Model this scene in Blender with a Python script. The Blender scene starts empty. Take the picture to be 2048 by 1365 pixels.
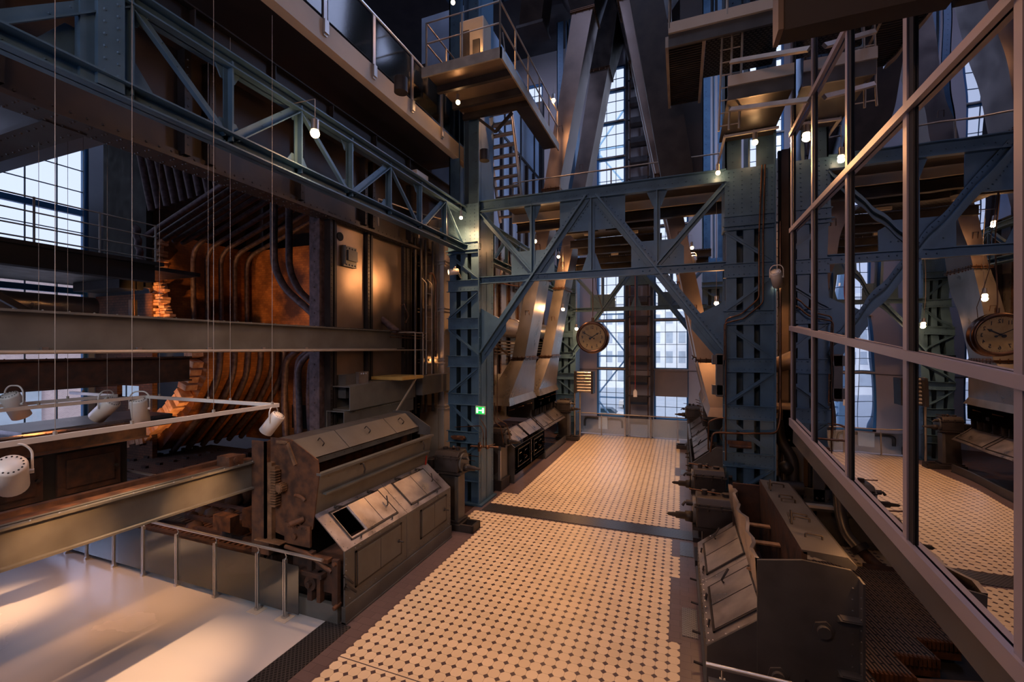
import bpy, math, random
from math import sin, cos, pi, radians, sqrt, atan2
from mathutils import Vector as V
sc = bpy.context.scene
COL = sc.collection
random.seed(7)
# ------------------------------------------------------------------ camera, sky, exposure
H = 4.5; F = 874.0; YAW = radians(21.03); HY = 695.0
cd = bpy.data.cameras.new('camera'); cam = bpy.data.objects.new('camera', cd); COL.objects.link(cam)
cam.location = (0, 0, H); cam.rotation_euler = (pi/2, 0, YAW)
cd.sensor_width = 36; cd.lens = F/2048*36; cd.shift_y = (HY-682.5)/2048; cd.clip_start = .05; cd.clip_end = 400
sc.camera = cam
sc.view_settings.view_transform = 'Standard'; sc.view_settings.look = 'None'
sc.view_settings.exposure = 0.0; sc.view_settings.gamma = 1.0; sc.view_settings.use_curve_mapping = False
w = bpy.data.worlds.new('sky'); sc.world = w; w.use_nodes = True
bg = w.node_tree.nodes['Background']
bg.inputs[0].default_value = (.72, .78, 1.0, 1); bg.inputs[1].default_value = 1.35
cy = sc.cycles
cy.max_bounces = 8; cy.diffuse_bounces = 3; cy.glossy_bounces = 4; cy.transmission_bounces = 4; cy.transparent_max_bounces = 12
cy.sample_clamp_indirect = 4; cy.caustics_reflective = False; cy.caustics_refractive = False; cy.blur_glossy = .5
cy.use_denoising = True

def area_light(name, loc, aim, sx, sy, power, col):
    l = bpy.data.lights.new(name, 'AREA'); l.shape = 'RECTANGLE'; l.size = sx; l.size_y = sy; l.energy = power; l.color = col
    o = bpy.data.objects.new(name, l); COL.objects.link(o); o.location = loc
    o.rotation_euler = (V(aim)-V(loc)).to_track_quat('-Z', 'Y').to_euler(); return o
sl0 = bpy.data.lights.new('added_facade_sun', 'SUN'); sl0.energy = 3.2; sl0.angle = .5; sl0.color = (.92, .95, 1.0)
sob = bpy.data.objects.new('added_facade_sun', sl0); COL.objects.link(sob); sob.rotation_euler = V((-.35, 1, -.75)).to_track_quat('-Z', 'Y').to_euler()  # added sun that brightens the facades under an overcast sky
# added cool fill lights from above, behind and beside the camera
COOL = (.56, .62, 1.0)
area_light('added_roof_fill', (-2.4, 5, 21.6), (-2.4, 4, 0), 6, 8, 300, COOL)
area_light('added_roof_fill', (-9, 16, 21.6), (-9, 16, 0), 4, 9, 700, COOL)
area_light('added_roof_fill', (4, 17, 21.6), (4, 17, 0), 4, 9, 300, COOL)
area_light('added_rear_fill', (-5, -2.3, 7), (-4, 8, 5), 6, 5, 90, COOL)
area_light('added_left_fill', (-17.4, 2.6, 6), (-6, 4, 2), 2, 8, 450, COOL)
area_light('added_right_fill', (6.6, 18, 14), (-6, 17, 11), 5, 9, 1600, (.42, .58, 1.0))
# added warm fill light behind the camera
area_light('added_warm_fill', (-1.5, -1.8, 8.5), (-3.5, 7, 2), 3, .6, 170, (1, .52, .27))

def W(px, py, X=None, Y=None, Z=None):
    """a point of the hall (x across, y along, z up) seen at a place of the photograph, on a known plane"""
    u = (px-1024)/F; v = (HY-py)/F
    d = V((cos(YAW)*u-sin(YAW), sin(YAW)*u+cos(YAW), v))
    t = X/d.x if X is not None else Y/d.y if Y is not None else (Z-H)/d.z
    return V((0, 0, H))+d*t

# ------------------------------------------------------------------ materials
def mat(name, c1, c2=None, rough=.5, metal=0., scale=4., bump=.0, detail=5, rough2=None, stretch=None, spec=None):
    m = bpy.data.materials.new(name); m.use_nodes = True
    nt = m.node_tree; N = nt.nodes; L = nt.links; p = N['Principled BSDF']
    tc = N.new('ShaderNodeTexCoord'); src = tc.outputs['Object']
    if stretch:
        mp = N.new('ShaderNodeMapping'); mp.inputs['Scale'].default_value = stretch; L.new(src, mp.inputs[0]); src = mp.outputs[0]
    nz = N.new('ShaderNodeTexNoise'); nz.inputs['Scale'].default_value = scale; nz.inputs['Detail'].default_value = detail
    L.new(src, nz.inputs['Vector'])
    cr = N.new('ShaderNodeValToRGB'); c2 = c2 or tuple(x*.7 for x in c1)
    cr.color_ramp.elements[0].position = .35; cr.color_ramp.elements[1].position = .68
    cr.color_ramp.elements[0].color = (*c2, 1); cr.color_ramp.elements[1].color = (*c1, 1)
    L.new(nz.outputs['Fac'], cr.inputs[0]); L.new(cr.outputs[0], p.inputs['Base Color'])
    p.inputs['Metallic'].default_value = metal
    if spec is not None: p.inputs['Specular IOR Level'].default_value = spec
    mr = N.new('ShaderNodeMapRange'); mr.inputs['To Min'].default_value = rough; mr.inputs['To Max'].default_value = rough2 if rough2 is not None else min(1, rough+.15)
    mr.inputs['From Min'].default_value = .3; mr.inputs['From Max'].default_value = .7
    L.new(nz.outputs['Fac'], mr.inputs['Value']); L.new(mr.outputs[0], p.inputs['Roughness'])
    if bump:
        b = N.new('ShaderNodeBump'); b.inputs['Strength'].default_value = bump; b.inputs['Distance'].default_value = .05
        L.new(nz.outputs['Fac'], b.inputs['Height']); L.new(b.outputs[0], p.inputs['Normal'])
    return m
def emis(name, col, s):
    m = bpy.data.materials.new(name); m.use_nodes = True; nt = m.node_tree; nt.nodes.remove(nt.nodes['Principled BSDF'])
    e = nt.nodes.new('ShaderNodeEmission'); e.inputs[0].default_value = (*col, 1); e.inputs[1].default_value = s
    nt.links.new(e.outputs[0], nt.nodes['Material Output'].inputs[0]); return m
def glass(name, tint, refl, base_refl=0.05, rough=0.0, wob=0.):
    """thin pane: see-through mixed with a mirror"""
    m = bpy.data.materials.new(name); m.use_nodes = True; nt = m.node_tree; N = nt.nodes; L = nt.links; N.remove(N['Principled BSDF'])
    tr = N.new('ShaderNodeBsdfTransparent'); tr.inputs[0].default_value = (*tint, 1)
    gl = N.new('ShaderNodeBsdfGlossy'); gl.inputs[0].default_value = (*refl, 1); gl.inputs['Roughness'].default_value = rough
    if wob:
        tc = N.new('ShaderNodeTexCoord'); nz = N.new('ShaderNodeTexNoise'); nz.inputs['Scale'].default_value = .9; nz.inputs['Detail'].default_value = 1
        b = N.new('ShaderNodeBump'); b.inputs['Strength'].default_value = wob; b.inputs['Distance'].default_value = .05
        L.new(tc.outputs['Object'], nz.inputs[0]); L.new(nz.outputs['Fac'], b.inputs['Height']); L.new(b.outputs[0], gl.inputs['Normal'])
    lw = N.new('ShaderNodeFresnel'); lw.inputs[0].default_value = 1.5
    ma = N.new('ShaderNodeMath'); ma.operation = 'MULTIPLY_ADD'; ma.inputs[1].default_value = 1.2; ma.inputs[2].default_value = base_refl; ma.use_clamp = True
    L.new(lw.outputs[0], ma.inputs[0])
    mx = N.new('ShaderNodeMixShader'); L.new(ma.outputs[0], mx.inputs[0]); L.new(tr.outputs[0], mx.inputs[1]); L.new(gl.outputs[0], mx.inputs[2])
    L.new(mx.outputs[0], N['Material Output'].inputs[0]); return m

MT = {}
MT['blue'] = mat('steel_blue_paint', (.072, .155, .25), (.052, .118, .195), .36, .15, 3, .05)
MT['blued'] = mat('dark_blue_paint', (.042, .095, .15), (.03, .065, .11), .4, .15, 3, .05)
MT['frameblue'] = mat('window_blue_paint', (.03, .17, .38), (.02, .13, .32), .4, 0, 3)
MT['dark'] = mat('dark_steel', (.045, .036, .033), (.022, .018, .018), .42, .4, 3, .08)
MT['darkbrown'] = mat('dark_brown_paint', (.055, .04, .036), (.036, .027, .025), .45, .2, 2, .05)
MT['black'] = mat('sooty_black', (.018, .015, .015), (.008, .007, .007), .7, .1, 4, .1)
MT['grey'] = mat('grey_green_paint', (.15, .15, .142), (.11, .108, .102), .34, .3, 2.5, .04)
MT['machine'] = mat('machine_grey_paint', (.115, .110, .108), (.08, .076, .075), .38, .35, 2.5, .06)
MT['chute'] = mat('dull_brown_chute_sheet', (.30, .235, .20), (.21, .165, .145), .3, .85, 1.6, .06)
MT['lid'] = mat('worn_pale_steel', (.46, .42, .42), (.30, .27, .27), .27, .85, 3.5, .08, rough2=.42)
MT['galv'] = mat('galvanised_sheet', (.50, .46, .42), (.36, .33, .30), .24, .9, 1.8, .05, rough2=.4, stretch=(1, 1, .5))
MT['brownsheet'] = mat('brown_sheet_steel', (.26, .19, .15), (.18, .13, .10), .34, .6, 1.2, .12)
MT['beige'] = mat('beige_sheet_casing', (.50, .43, .34), (.40, .34, .27), .35, .4, 1.2, .05)
MT['bluecasing'] = mat('pale_blue_casing', (.36, .46, .60), (.26, .34, .46), .35, .3, 1.2, .06)
MT['rust'] = mat('rusty_steel', (.15, .062, .028), (.05, .024, .016), .62, .3, 6, .3)
MT['rustlight'] = mat('rubbed_rust', (.27, .14, .07), (.12, .06, .03), .55, .3, 7, .25)
MT['rustdark'] = mat('dark_rust', (.075, .032, .018), (.025, .013, .010), .7, .2, 6, .3)
MT['tube'] = mat('boiler_tube_scale', (.16, .11, .11), (.07, .045, .045), .5, .5, 9, .3)
MT['brass'] = mat('dark_bronze', (.16, .085, .05), (.09, .045, .028), .25, .8, 4)
MT['steel'] = mat('brushed_stainless', (.60, .57, .55), (.56, .53, .51), .27, .9, 2)
MT['alu'] = mat('satin_aluminium', (.38, .35, .41), (.36, .33, .39), .34, .5, .6)
MT['rail'] = mat('pale_rail_paint', (.42, .36, .30), (.3, .26, .22), .4, .3, 4)
MT['cream'] = mat('cream_fascia', (.60, .50, .40), (.52, .43, .34), .5, 0, 1.5)
MT['white'] = mat('white_enamel', (.72, .66, .60), (.66, .6, .55), .35, .1, 3)
MT['wall'] = mat('taupe_plaster', (.40, .335, .32), (.36, .30, .29), .75, 0, .7)
MT['wallpale'] = mat('pale_plaster', (.34, .38, .42), (.3, .34, .38), .7, 0, .8)
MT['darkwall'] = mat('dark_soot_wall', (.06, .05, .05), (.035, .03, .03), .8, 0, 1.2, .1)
MT['poured'] = mat('poured_resin_floor', (.50, .48, .49), (.48, .46, .47), .2, 0, .5, rough2=.30)
MT['border'] = mat('purple_brown_tile', (.105, .075, .078), (.075, .052, .055), .28, 0, 3)
MT['wood'] = mat('old_plank', (.30, .17, .09), (.17, .09, .045), .6, 0, 5, .1, stretch=(4, 1, 4))
MT['yellow'] = mat('yellow_board', (.45, .30, .09), (.36, .24, .07), .5, 0, 4)
MT['blind'] = mat('brown_roller_blind', (.25, .18, .145), (.22, .16, .13), .85, 0, 2)
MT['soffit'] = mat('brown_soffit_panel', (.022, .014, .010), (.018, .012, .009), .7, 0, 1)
MT['pylon'] = mat('pale_blue_pylon', (.30, .48, .66), (.27, .44, .6), .6)
MT['lawn'] = mat('grass', (.16, .30, .10), (.1, .22, .07), .9, 0, 8)
MT['asphalt'] = mat('wet_asphalt', (.42, .46, .52), (.34, .37, .42), .5, 0, 1)
MT['stone'] = mat('pale_stone', (.80, .78, .77), (.68, .67, .68), .8, 0, .6)
MT['black_paint'] = mat('clock_black', (.012, .01, .01), (.012, .01, .01), .4)
MT['dial'] = mat('aged_dial', (.48, .34, .15), (.36, .24, .09), .45, 0, 5)
MT['red'] = mat('red_paint', (.5, .03, .02), (.4, .02, .015), .5)
MT['glass'] = glass('clear_window_glass', (.93, .96, .98), (.9, .95, 1), 0.0)
MT['bal'] = glass('balustrade_glass', (.74, .78, .78), (.8, .85, .85), .10, .10)
MT['mirror'] = glass('dark_mirroring_glass', (.12, .11, .13), (.80, .82, .92), .52, 0.0, .10)
MT['bulb'] = emis('glowing_bulb', (1, .62, .28), 30)
MT['bulbspot'] = emis('glowing_spot_lens', (1, .7, .4), 25)
MT['exit'] = emis('lit_green_sign', (.02, .75, .12), 1.1)
MT['exitw'] = emis('lit_white_pictogram', (.8, 1, .8), 1.3)

def brickmat(name, c1, c2, mortar, sx=4.2, bump=.5, rough=.75, var=.4, noise=((.9, .5, .3), (.25, .2, .2))):
    m = bpy.data.materials.new(name); m.use_nodes = True; nt = m.node_tree; N = nt.nodes; L = nt.links; p = N['Principled BSDF']
    tc = N.new('ShaderNodeTexCoord'); sp = N.new('ShaderNodeSeparateXYZ'); cb = N.new('ShaderNodeCombineXYZ'); ad = N.new('ShaderNodeMath')
    L.new(tc.outputs['Object'], sp.inputs[0]); L.new(sp.outputs[0], ad.inputs[0]); L.new(sp.outputs[1], ad.inputs[1]); L.new(ad.outputs[0], cb.inputs[0]); L.new(sp.outputs[2], cb.inputs[1])
    b = N.new('ShaderNodeTexBrick'); b.inputs['Scale'].default_value = sx; b.inputs['Color1'].default_value = (*c1, 1); b.inputs['Color2'].default_value = (*c2, 1); b.inputs['Mortar'].default_value = (*mortar, 1)
    b.inputs['Mortar Size'].default_value = .018; L.new(cb.outputs[0], b.inputs['Vector'])
    nz = N.new('ShaderNodeTexNoise'); nz.inputs['Scale'].default_value = .9; nz.inputs['Detail'].default_value = 7; L.new(tc.outputs['Object'], nz.inputs[0])
    cr = N.new('ShaderNodeValToRGB'); cr.color_ramp.elements[0].position = .38; cr.color_ramp.elements[1].position = .62
    cr.color_ramp.elements[0].color = (*noise[1], 1); cr.color_ramp.elements[1].color = (*noise[0], 1); L.new(nz.outputs['Fac'], cr.inputs[0])
    mx = N.new('ShaderNodeMix'); mx.data_type = 'RGBA'; mx.blend_type = 'MULTIPLY'; mx.inputs['Factor'].default_value = 1
    L.new(b.outputs['Color'], mx.inputs[6]); L.new(cr.outputs[0], mx.inputs[7]); L.new(mx.outputs[2], p.inputs['Base Color'])
    bp = N.new('ShaderNodeBump'); bp.inputs['Strength'].default_value = bump; bp.inputs['Distance'].default_value = .02; bp.invert = True
    L.new(b.outputs['Fac'], bp.inputs['Height']); L.new(bp.outputs[0], p.inputs['Normal']); p.inputs['Roughness'].default_value = rough
    return m
MT['firebrick'] = brickmat('burnt_firebrick', (.55, .23, .08), (.36, .14, .05), (.3, .13, .06), 3.2, .3, .7, noise=((1, .85, .55), (.12, .08, .08)))
MT['brickcut'] = mat('broken_pale_brick', (.78, .45, .26), (.5, .22, .11), .8, 0, 6, .2)
MT['oldbrick'] = brickmat('sooty_brown_brick', (.24, .15, .09), (.16, .10, .06), (.05, .035, .025), 3.0, .5)
MT['outbrick'] = brickmat('pinkish_facade_brick', (.58, .40, .38), (.50, .34, .33), (.6, .52, .5), 4, .1, .8, noise=((1, 1, 1), (.85, .85, .85)))

def tilemat():
    m = bpy.data.materials.new('octagon_and_dot_tile'); m.use_nodes = True; nt = m.node_tree; N = nt.nodes; L = nt.links; p = N['Principled BSDF']
    tc = N.new('ShaderNodeTexCoord'); sp = N.new('ShaderNodeSeparateXYZ'); L.new(tc.outputs['Object'], sp.inputs[0])
    def M(op, a, b=None, c=None):
        n = N.new('ShaderNodeMath'); n.operation = op
        for i, q in enumerate((a, b, c)):
            if q is None: continue
            if isinstance(q, (int, float)): n.inputs[i].default_value = q
            else: L.new(q, n.inputs[i])
        return n.outputs[0]
    S = 1/.165
    cx = M('MULTIPLY', sp.outputs[0], S); cy_ = M('MULTIPLY', sp.outputs[1], S)
    ax = M('SUBTRACT', .5, M('ABSOLUTE', M('SUBTRACT', M('FRACT', cx), .5)))   # distance to the cell edge
    ay = M('SUBTRACT', .5, M('ABSOLUTE', M('SUBTRACT', M('FRACT', cy_), .5)))
    dot = M('LESS_THAN', M('ADD', ax, ay), .27)
    gr = M('LESS_THAN', M('MINIMUM', ax, ay), .012)
    ed = M('LESS_THAN', M('ABSOLUTE', M('SUBTRACT', M('ADD', ax, ay), .27)), .012)
    wn = N.new('ShaderNodeTexWhiteNoise'); cc = N.new('ShaderNodeCombineXYZ'); L.new(M('FLOOR', cx), cc.inputs[0]); L.new(M('FLOOR', cy_), cc.inputs[1]); L.new(cc.outputs[0], wn.inputs['Vector'])
    cr = N.new('ShaderNodeValToRGB'); cr.color_ramp.elements[0].color = (.60, .47, .31, 1); cr.color_ramp.elements[1].color = (.68, .54, .37, 1); L.new(wn.outputs['Value'], cr.inputs[0])
    def mixc(f, a, b):
        x = N.new('ShaderNodeMix'); x.data_type = 'RGBA'; L.new(f, x.inputs[0])
        if isinstance(a, tuple): x.inputs[6].default_value = (*a, 1)
        else: L.new(a, x.inputs[6])
        x.inputs[7].default_value = (*b, 1); return x.outputs[2]
    c = mixc(gr, cr.outputs[0], (.30, .20, .11)); c = mixc(dot, c, (.075, .048, .05)); c = mixc(ed, c, (.25, .16, .09))
    L.new(c, p.inputs['Base Color'])
    nz = N.new('ShaderNodeTexNoise'); nz.inputs['Scale'].default_value = 2.5; L.new(tc.outputs['Object'], nz.inputs[0])
    mr = N.new('ShaderNodeMapRange'); mr.inputs['To Min'].default_value = .25; mr.inputs['To Max'].default_value = .42; L.new(nz.outputs['Fac'], mr.inputs['Value']); L.new(mr.outputs[0], p.inputs['Roughness'])
    return m
MT['tile'] = tilemat()
def gridmat(name, c1, c2, sx, sy, wd, metal=.5, rough=.4, bump=.6, diag=False, rz=0.):
    m = bpy.data.materials.new(name); m.use_nodes = True; nt = m.node_tree; N = nt.nodes; L = nt.links; p = N['Principled BSDF']
    tc = N.new('ShaderNodeTexCoord'); mp = N.new('ShaderNodeMapping'); L.new(tc.outputs['Object'], mp.inputs[0])
    mp.inputs['Rotation'].default_value = (0, 0, rz)
    if diag: mp.inputs['Rotation'].default_value = (0, 0, pi/4)
    b = N.new('ShaderNodeTexBrick'); b.offset = .5 if not diag else 0; b.inputs['Scale'].default_value = 1; b.inputs['Brick Width'].default_value = sx; b.inputs['Row Height'].default_value = sy
    b.inputs['Mortar Size'].default_value = wd; b.inputs['Color1'].default_value = (*c1, 1); b.inputs['Color2'].default_value = tuple(x*.85 for x in c1)+(1,); b.inputs['Mortar'].default_value = (*c2, 1)
    L.new(mp.outputs[0], b.inputs['Vector']); L.new(b.outputs['Color'], p.inputs['Base Color'])
    p.inputs['Metallic'].default_value = metal; p.inputs['Roughness'].default_value = rough
    bp = N.new('ShaderNodeBump'); bp.inputs['Strength'].default_value = bump; bp.inputs['Distance'].default_value = .01; bp.invert = True
    L.new(b.outputs['Fac'], bp.inputs['Height']); L.new(bp.outputs[0], p.inputs['Normal']); return m
MT['bordertile'] = gridmat('purple_brown_border_tile', (.115, .08, .08), (.05, .035, .035), .3, .16, .004, 0, .3, .3)
MT['chequer'] = gridmat('chequer_plate', (.055, .052, .055), (.16, .15, .15), .05, .05, .008, .8, .3, .8, True)
MT['steelplate'] = gridmat('pale_chequer_plate', (.30, .31, .33), (.12, .12, .13), .06, .03, .006, .8, .3, .8)
MT['grate'] = gridmat('chain_grate_bars', (.22, .15, .11), (.012, .01, .01), .32, .05, .014, .4, .6, 1., rz=pi/2)
MT['mesh'] = gridmat('perforated_sheet', (.10, .085, .075), (.004, .004, .004), .09, .07, .02, .5, .5, .6)

# ------------------------------------------------------------------ mesh builder
class MB:
    def __init__(s): s.v = []; s.f = []; s.sm = []
    def add(s, vs, fs, smooth=False):
        n = len(s.v); s.v += [tuple(v) for v in vs]; s.f += [tuple(i+n for i in f) for f in fs]; s.sm += [smooth]*len(fs); return s
    def box(s, x0, x1, y0, y1, z0, z1):
        if x0 > x1: x0, x1 = x1, x0
        if y0 > y1: y0, y1 = y1, y0
        if z0 > z1: z0, z1 = z1, z0
        return s.add([(x, y, z) for z in (z0, z1) for y in (y0, y1) for x in (x0, x1)],
                     [(0, 2, 3, 1), (4, 5, 7, 6), (0, 1, 5, 4), (2, 6, 7, 3), (0, 4, 6, 2), (1, 3, 7, 5)])
    def sec(s, p, q, n, boxes):
        """sweep rectangles (a0,a1,b0,b1) from p to q; a lies across the run, b along the normal n"""
        p = V(p); q = V(q); d = (q-p).normalized(); n = V(n); n = (n-d*n.dot(d)).normalized(); a = n.cross(d)
        for a0, a1, b0, b1 in boxes:
            vs = [o+a*x+n*y for o in (p, q) for y in (b0, b1) for x in (a0, a1)]
            s.add(vs, [(0, 2, 3, 1), (4, 5, 7, 6), (0, 1, 5, 4), (2, 6, 7, 3), (0, 4, 6, 2), (1, 3, 7, 5)])
        return s
    def flat(s, p, q, w, t, n=(0, -1, 0)): return s.sec(p, q, n, [(-w/2, w/2, -t/2, t/2)])
    def ang(s, p, q, w, n=(0, -1, 0), t=.015, leg=.07):
        """two angles back to back: a flat face with a standing rib"""
        return s.sec(p, q, n, [(-w/2, w/2, -t, 0), (-w*.09, w*.09, 0, leg)])
    def chan(s, p, q, w, n=(0, -1, 0), t=.015, leg=.07):
        return s.sec(p, q, n, [(-w/2, w/2, -t, 0), (-w/2, -w/2+t, 0, leg), (w/2-t, w/2, 0, leg)])
    def ibeam(s, p, q, h, w, up=(0, 0, 1), tf=.025, tw=.015):
        return s.sec(p, q, up, [(-tw/2, tw/2, -h/2, h/2), (-w/2, w/2, h/2-tf, h/2), (-w/2, w/2, -h/2, -h/2+tf)])
    def prism(s, pts, axis, a, b):
        n = len(pts)
        mk = {'x': lambda u, v, c: (c, u, v), 'y': lambda u, v, c: (u, c, v), 'z': lambda u, v, c: (u, v, c)}[axis]
        vs = [mk(u, v, a) for u, v in pts]+[mk(u, v, b) for u, v in pts]
        return s.add(vs, [tuple(range(n))[::-1], tuple(range(n, 2*n))]+[(i, (i+1) % n, (i+1) % n+n, i+n) for i in range(n)])
    def loft(s, A, B, cap=True):
        n = len(A); f = [(i, (i+1) % n, (i+1) % n+n, i+n) for i in range(n)]
        if cap: f += [tuple(range(n))[::-1], tuple(range(n, 2*n))]
        return s.add(list(A)+list(B), f)
    def cyl(s, p, q, r, n=12, r2=None, cap=True):
        p = V(p); q = V(q); d = (q-p).normalized(); a = d.orthogonal().normalized(); b = d.cross(a); r2 = r if r2 is None else r2
        vs = [o+a*(k*cos(t))+b*(k*sin(t)) for o, k in ((p, r), (q, r2)) for t in [2*pi*i/n for i in range(n)]]
        s.add(vs, [(i, (i+1) % n, (i+1) % n+n, i+n) for i in range(n)], n > 6)
        if cap: s.add(vs, [tuple(range(n))[::-1], tuple(range(n, 2*n))])
        return s
    def tube(s, pts, r, n=8, round_=0., cap=True):
        pts = [V(p) for p in pts]
        if round_:
            o = [pts[0]]
            for i in range(1, len(pts)-1):
                a, b, c = pts[i-1:i+2]; k = min(round_, (a-b).length*.45, (c-b).length*.45)
                s0 = b+(a-b).normalized()*k; s1 = b+(c-b).normalized()*k
                for j in range(6):
                    t = j/5; o.append(s0*(1-t)**2+b*2*t*(1-t)+s1*t*t)
            o.append(pts[-1]); pts = o
        ring = []; a = None
        for i, p in enumerate(pts):
            d = (pts[min(i+1, len(pts)-1)]-pts[max(i-1, 0)]).normalized()
            a = d.orthogonal().normalized() if a is None else (a-d*a.dot(d)).normalized()
            b = d.cross(a); ring.append([p+a*(r*cos(2*pi*k/n))+b*(r*sin(2*pi*k/n)) for k in range(n)])
        vs = [v for g in ring for v in g]; fs = []
        for i in range(len(ring)-1):
            fs += [(i*n+k, i*n+(k+1) % n, (i+1)*n+(k+1) % n, (i+1)*n+k) for k in range(n)]
        s.add(vs, fs, True)
        if cap: s.add(ring[0]+ring[-1], [tuple(range(n))[::-1], tuple(range(n, 2*n))])
        return s
    def lathe(s, prof, c, ax=(0, 0, 1), n=32):
        c = V(c); d = V(ax).normalized(); a = d.orthogonal().normalized(); b = d.cross(a); m = len(prof)
        vs = [c+d*h+a*(r*cos(2*pi*i/n))+b*(r*sin(2*pi*i/n)) for i in range(n) for r, h in prof]
        return s.add(vs, [(i*m+j, ((i+1) % n)*m+j, ((i+1) % n)*m+j+1, i*m+j+1) for i in range(n) for j in range(m-1)], True)
    def sph(s, c, r, n=12, m=8):
        return s.lathe([(max(r*sin(pi*j/m), 1e-4), -r*cos(pi*j/m)) for j in range(m+1)], c, n=n)
    def riv(s, p, n, r=.018):
        p = V(p); n = V(n).normalized(); a = n.orthogonal().normalized(); b = n.cross(a)
        vs = [p+a*(r*cos(pi*i/3))+b*(r*sin(pi*i/3)) for i in range(6)]+[p+n*r*.8+a*(r*.5*cos(pi*i/3))+b*(r*.5*sin(pi*i/3)) for i in range(6)]
        return s.add(vs, [(i, (i+1) % 6, (i+1) % 6+6, i+6) for i in range(6)]+[tuple(range(6, 12))])
    def rivs(s, p, q, k, n, r=.018):
        p = V(p); q = V(q)
        for i in range(k): s.riv(p+(q-p)*((i+.5)/k), n, r)
        return s
    def build(s, name, m, parent=None, origin=None, bevel=0.):
        me = bpy.data.meshes.new(name)
        if parent is not None: o0 = V(ORG.get(parent.name, (0, 0, 0)))
        elif origin is not None: o0 = V(origin)
        else:
            xs, ys, zs = zip(*s.v); o0 = V(((min(xs)+max(xs))/2, (min(ys)+max(ys))/2, min(zs)))
        me.from_pydata([V(v)-o0 for v in s.v], [], s.f); me.update()
        me.polygons.foreach_set('use_smooth', s.sm)
        me.materials.append(MT[m] if isinstance(m, str) else m)
        o = bpy.data.objects.new(name, me); COL.objects.link(o)
        if parent is not None: o.parent = parent; ORG[o.name] = tuple(o0)
        else: o.location = o0; ORG[o.name] = tuple(o0)
        if bevel:
            md = o.modifiers.new('bevel', 'BEVEL'); md.width = bevel; md.segments = 2; md.limit_method = 'ANGLE'
        return o
ORG = {}
def T(name, label, cat, loc=(0, 0, 0), group=None):
    o = bpy.data.objects.new(name, None); COL.objects.link(o); o.location = loc; o.empty_display_size = .1
    ORG[o.name] = tuple(loc); return tag(o, label, cat, group)
def tag(o, label, cat, group=None, kind=None):
    o['label'] = label; o['category'] = cat
    if group: o['group'] = group
    if kind: o['kind'] = kind
    return o
def st(name, mb, m, origin=None, label=None):
    o = mb.build(name, m, origin=origin); o['kind'] = 'structure'
    if label: o['label'] = label
    return o
def copy_tree(o, parent=None):
    c = o.copy(); COL.objects.link(c)
    if parent is not None: c.parent = parent
    for ch in list(o.children): copy_tree(ch, c)
    return c
def dup(o, loc, label, group=None, rz=None, mirror=False, cat=None):
    c = copy_tree(o); c.location = loc; c['label'] = label
    if group: c['group'] = group
    if cat: c['category'] = cat
    if rz is not None: c.rotation_euler.z = rz
    if mirror: c.scale.x = -1
    return c
WARM = (1.0, .47, .18)
def lamp_light(name, loc, power, col=WARM, r=.06, parent=None):
    l = bpy.data.lights.new(name, 'POINT'); l.energy = power; l.color = col; l.shadow_soft_size = r
    o = bpy.data.objects.new(name, l); COL.objects.link(o); o.location = loc
    if parent is not None: o.parent = parent
    return o
def spot_light(name, loc, tgt, power, ang=50, blend=.6, col=WARM, r=.05, parent=None):
    l = bpy.data.lights.new(name, 'SPOT'); l.energy = power; l.color = col; l.shadow_soft_size = r; l.spot_size = radians(ang); l.spot_blend = blend
    o = bpy.data.objects.new(name, l); COL.objects.link(o); o.location = loc
    o.rotation_euler = (V(tgt)-V(loc)).to_track_quat('-Z', 'Y').to_euler()
    if parent is not None: o.parent = parent; o.location = V(loc)-V(ORG[parent.name])
    return o
# ------------------------------------------------------------------ the hall
XL, XR, YF, YB, ZT = -18.0, 7.0, 25.0, -2.5, 22.0
def wall_with_holes(name, m, axis, c, t, a0, a1, z0, z1, holes):
    """a wall on the plane axis=c with rectangular window holes (a0,a1,z0,z1)"""
    mb = MB(); hs = sorted(holes); x = a0
    def bx(p, q, r, s):
        if q-p < 1e-4 or s-r < 1e-4: return
        mb.box(p, q, c, c+t, r, s) if axis == 'y' else mb.box(c, c+t, p, q, r, s)
    for h in hs:
        bx(x, h[0], z0, z1); bx(h[0], h[1], z0, h[2]); bx(h[0], h[1], h[3], z1); x = h[1]
    bx(x, a1, z0, z1); return st(name, mb, m)
FARW = [(-9.3, -7.65), (-4.42, -2.85), (-1.32, .42), (3.2, 4.8)]
ZB, ZW = .58, 20.3
wall_with_holes('wall_far', 'wall', 'y', YF, .35, XL, XR, -3, ZT, [(a, b, ZB, ZW) for a, b in FARW])
LW = [(1.6, 3.6, 1.4, 11.6), (6.2, 8.35, 1.4, 11.6), (9.0, 10.4, 1.4, 6.0)]
wall_with_holes('wall_left', 'wallpale', 'x', XL-.35, .35, YB, YF, -3, ZT, LW)
RW = (13.5, 22.5, 11.5, 16.5); BW = (-8, -2, 4.5, 9.5)  # added high windows out of view, holes for the side and rear fill
wall_with_holes('wall_right', 'darkwall', 'x', XR, .3, YB, YF, -3, ZT, [RW])
wall_with_holes('wall_back', 'darkwall', 'y', YB-.3, .3, XL, XR, -3, ZT, [BW])
RL = [(-11, -7, 11.5, 20.5), (-5.4, .6, 1, 9), (2, 6, 12.5, 21.5)]   # added roof lights, made up to back the overhead fill
cl_ = MB(); x = XL
for h in RL: cl_.box(x, h[0], YB, YF, ZT, ZT+.3).box(h[0], h[1], YB, h[2], ZT, ZT+.3).box(h[0], h[1], h[3], YF, ZT, ZT+.3); x = h[1]
st('ceiling', cl_.box(x, XR, YB, YF, ZT, ZT+.3), 'darkwall')
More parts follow.
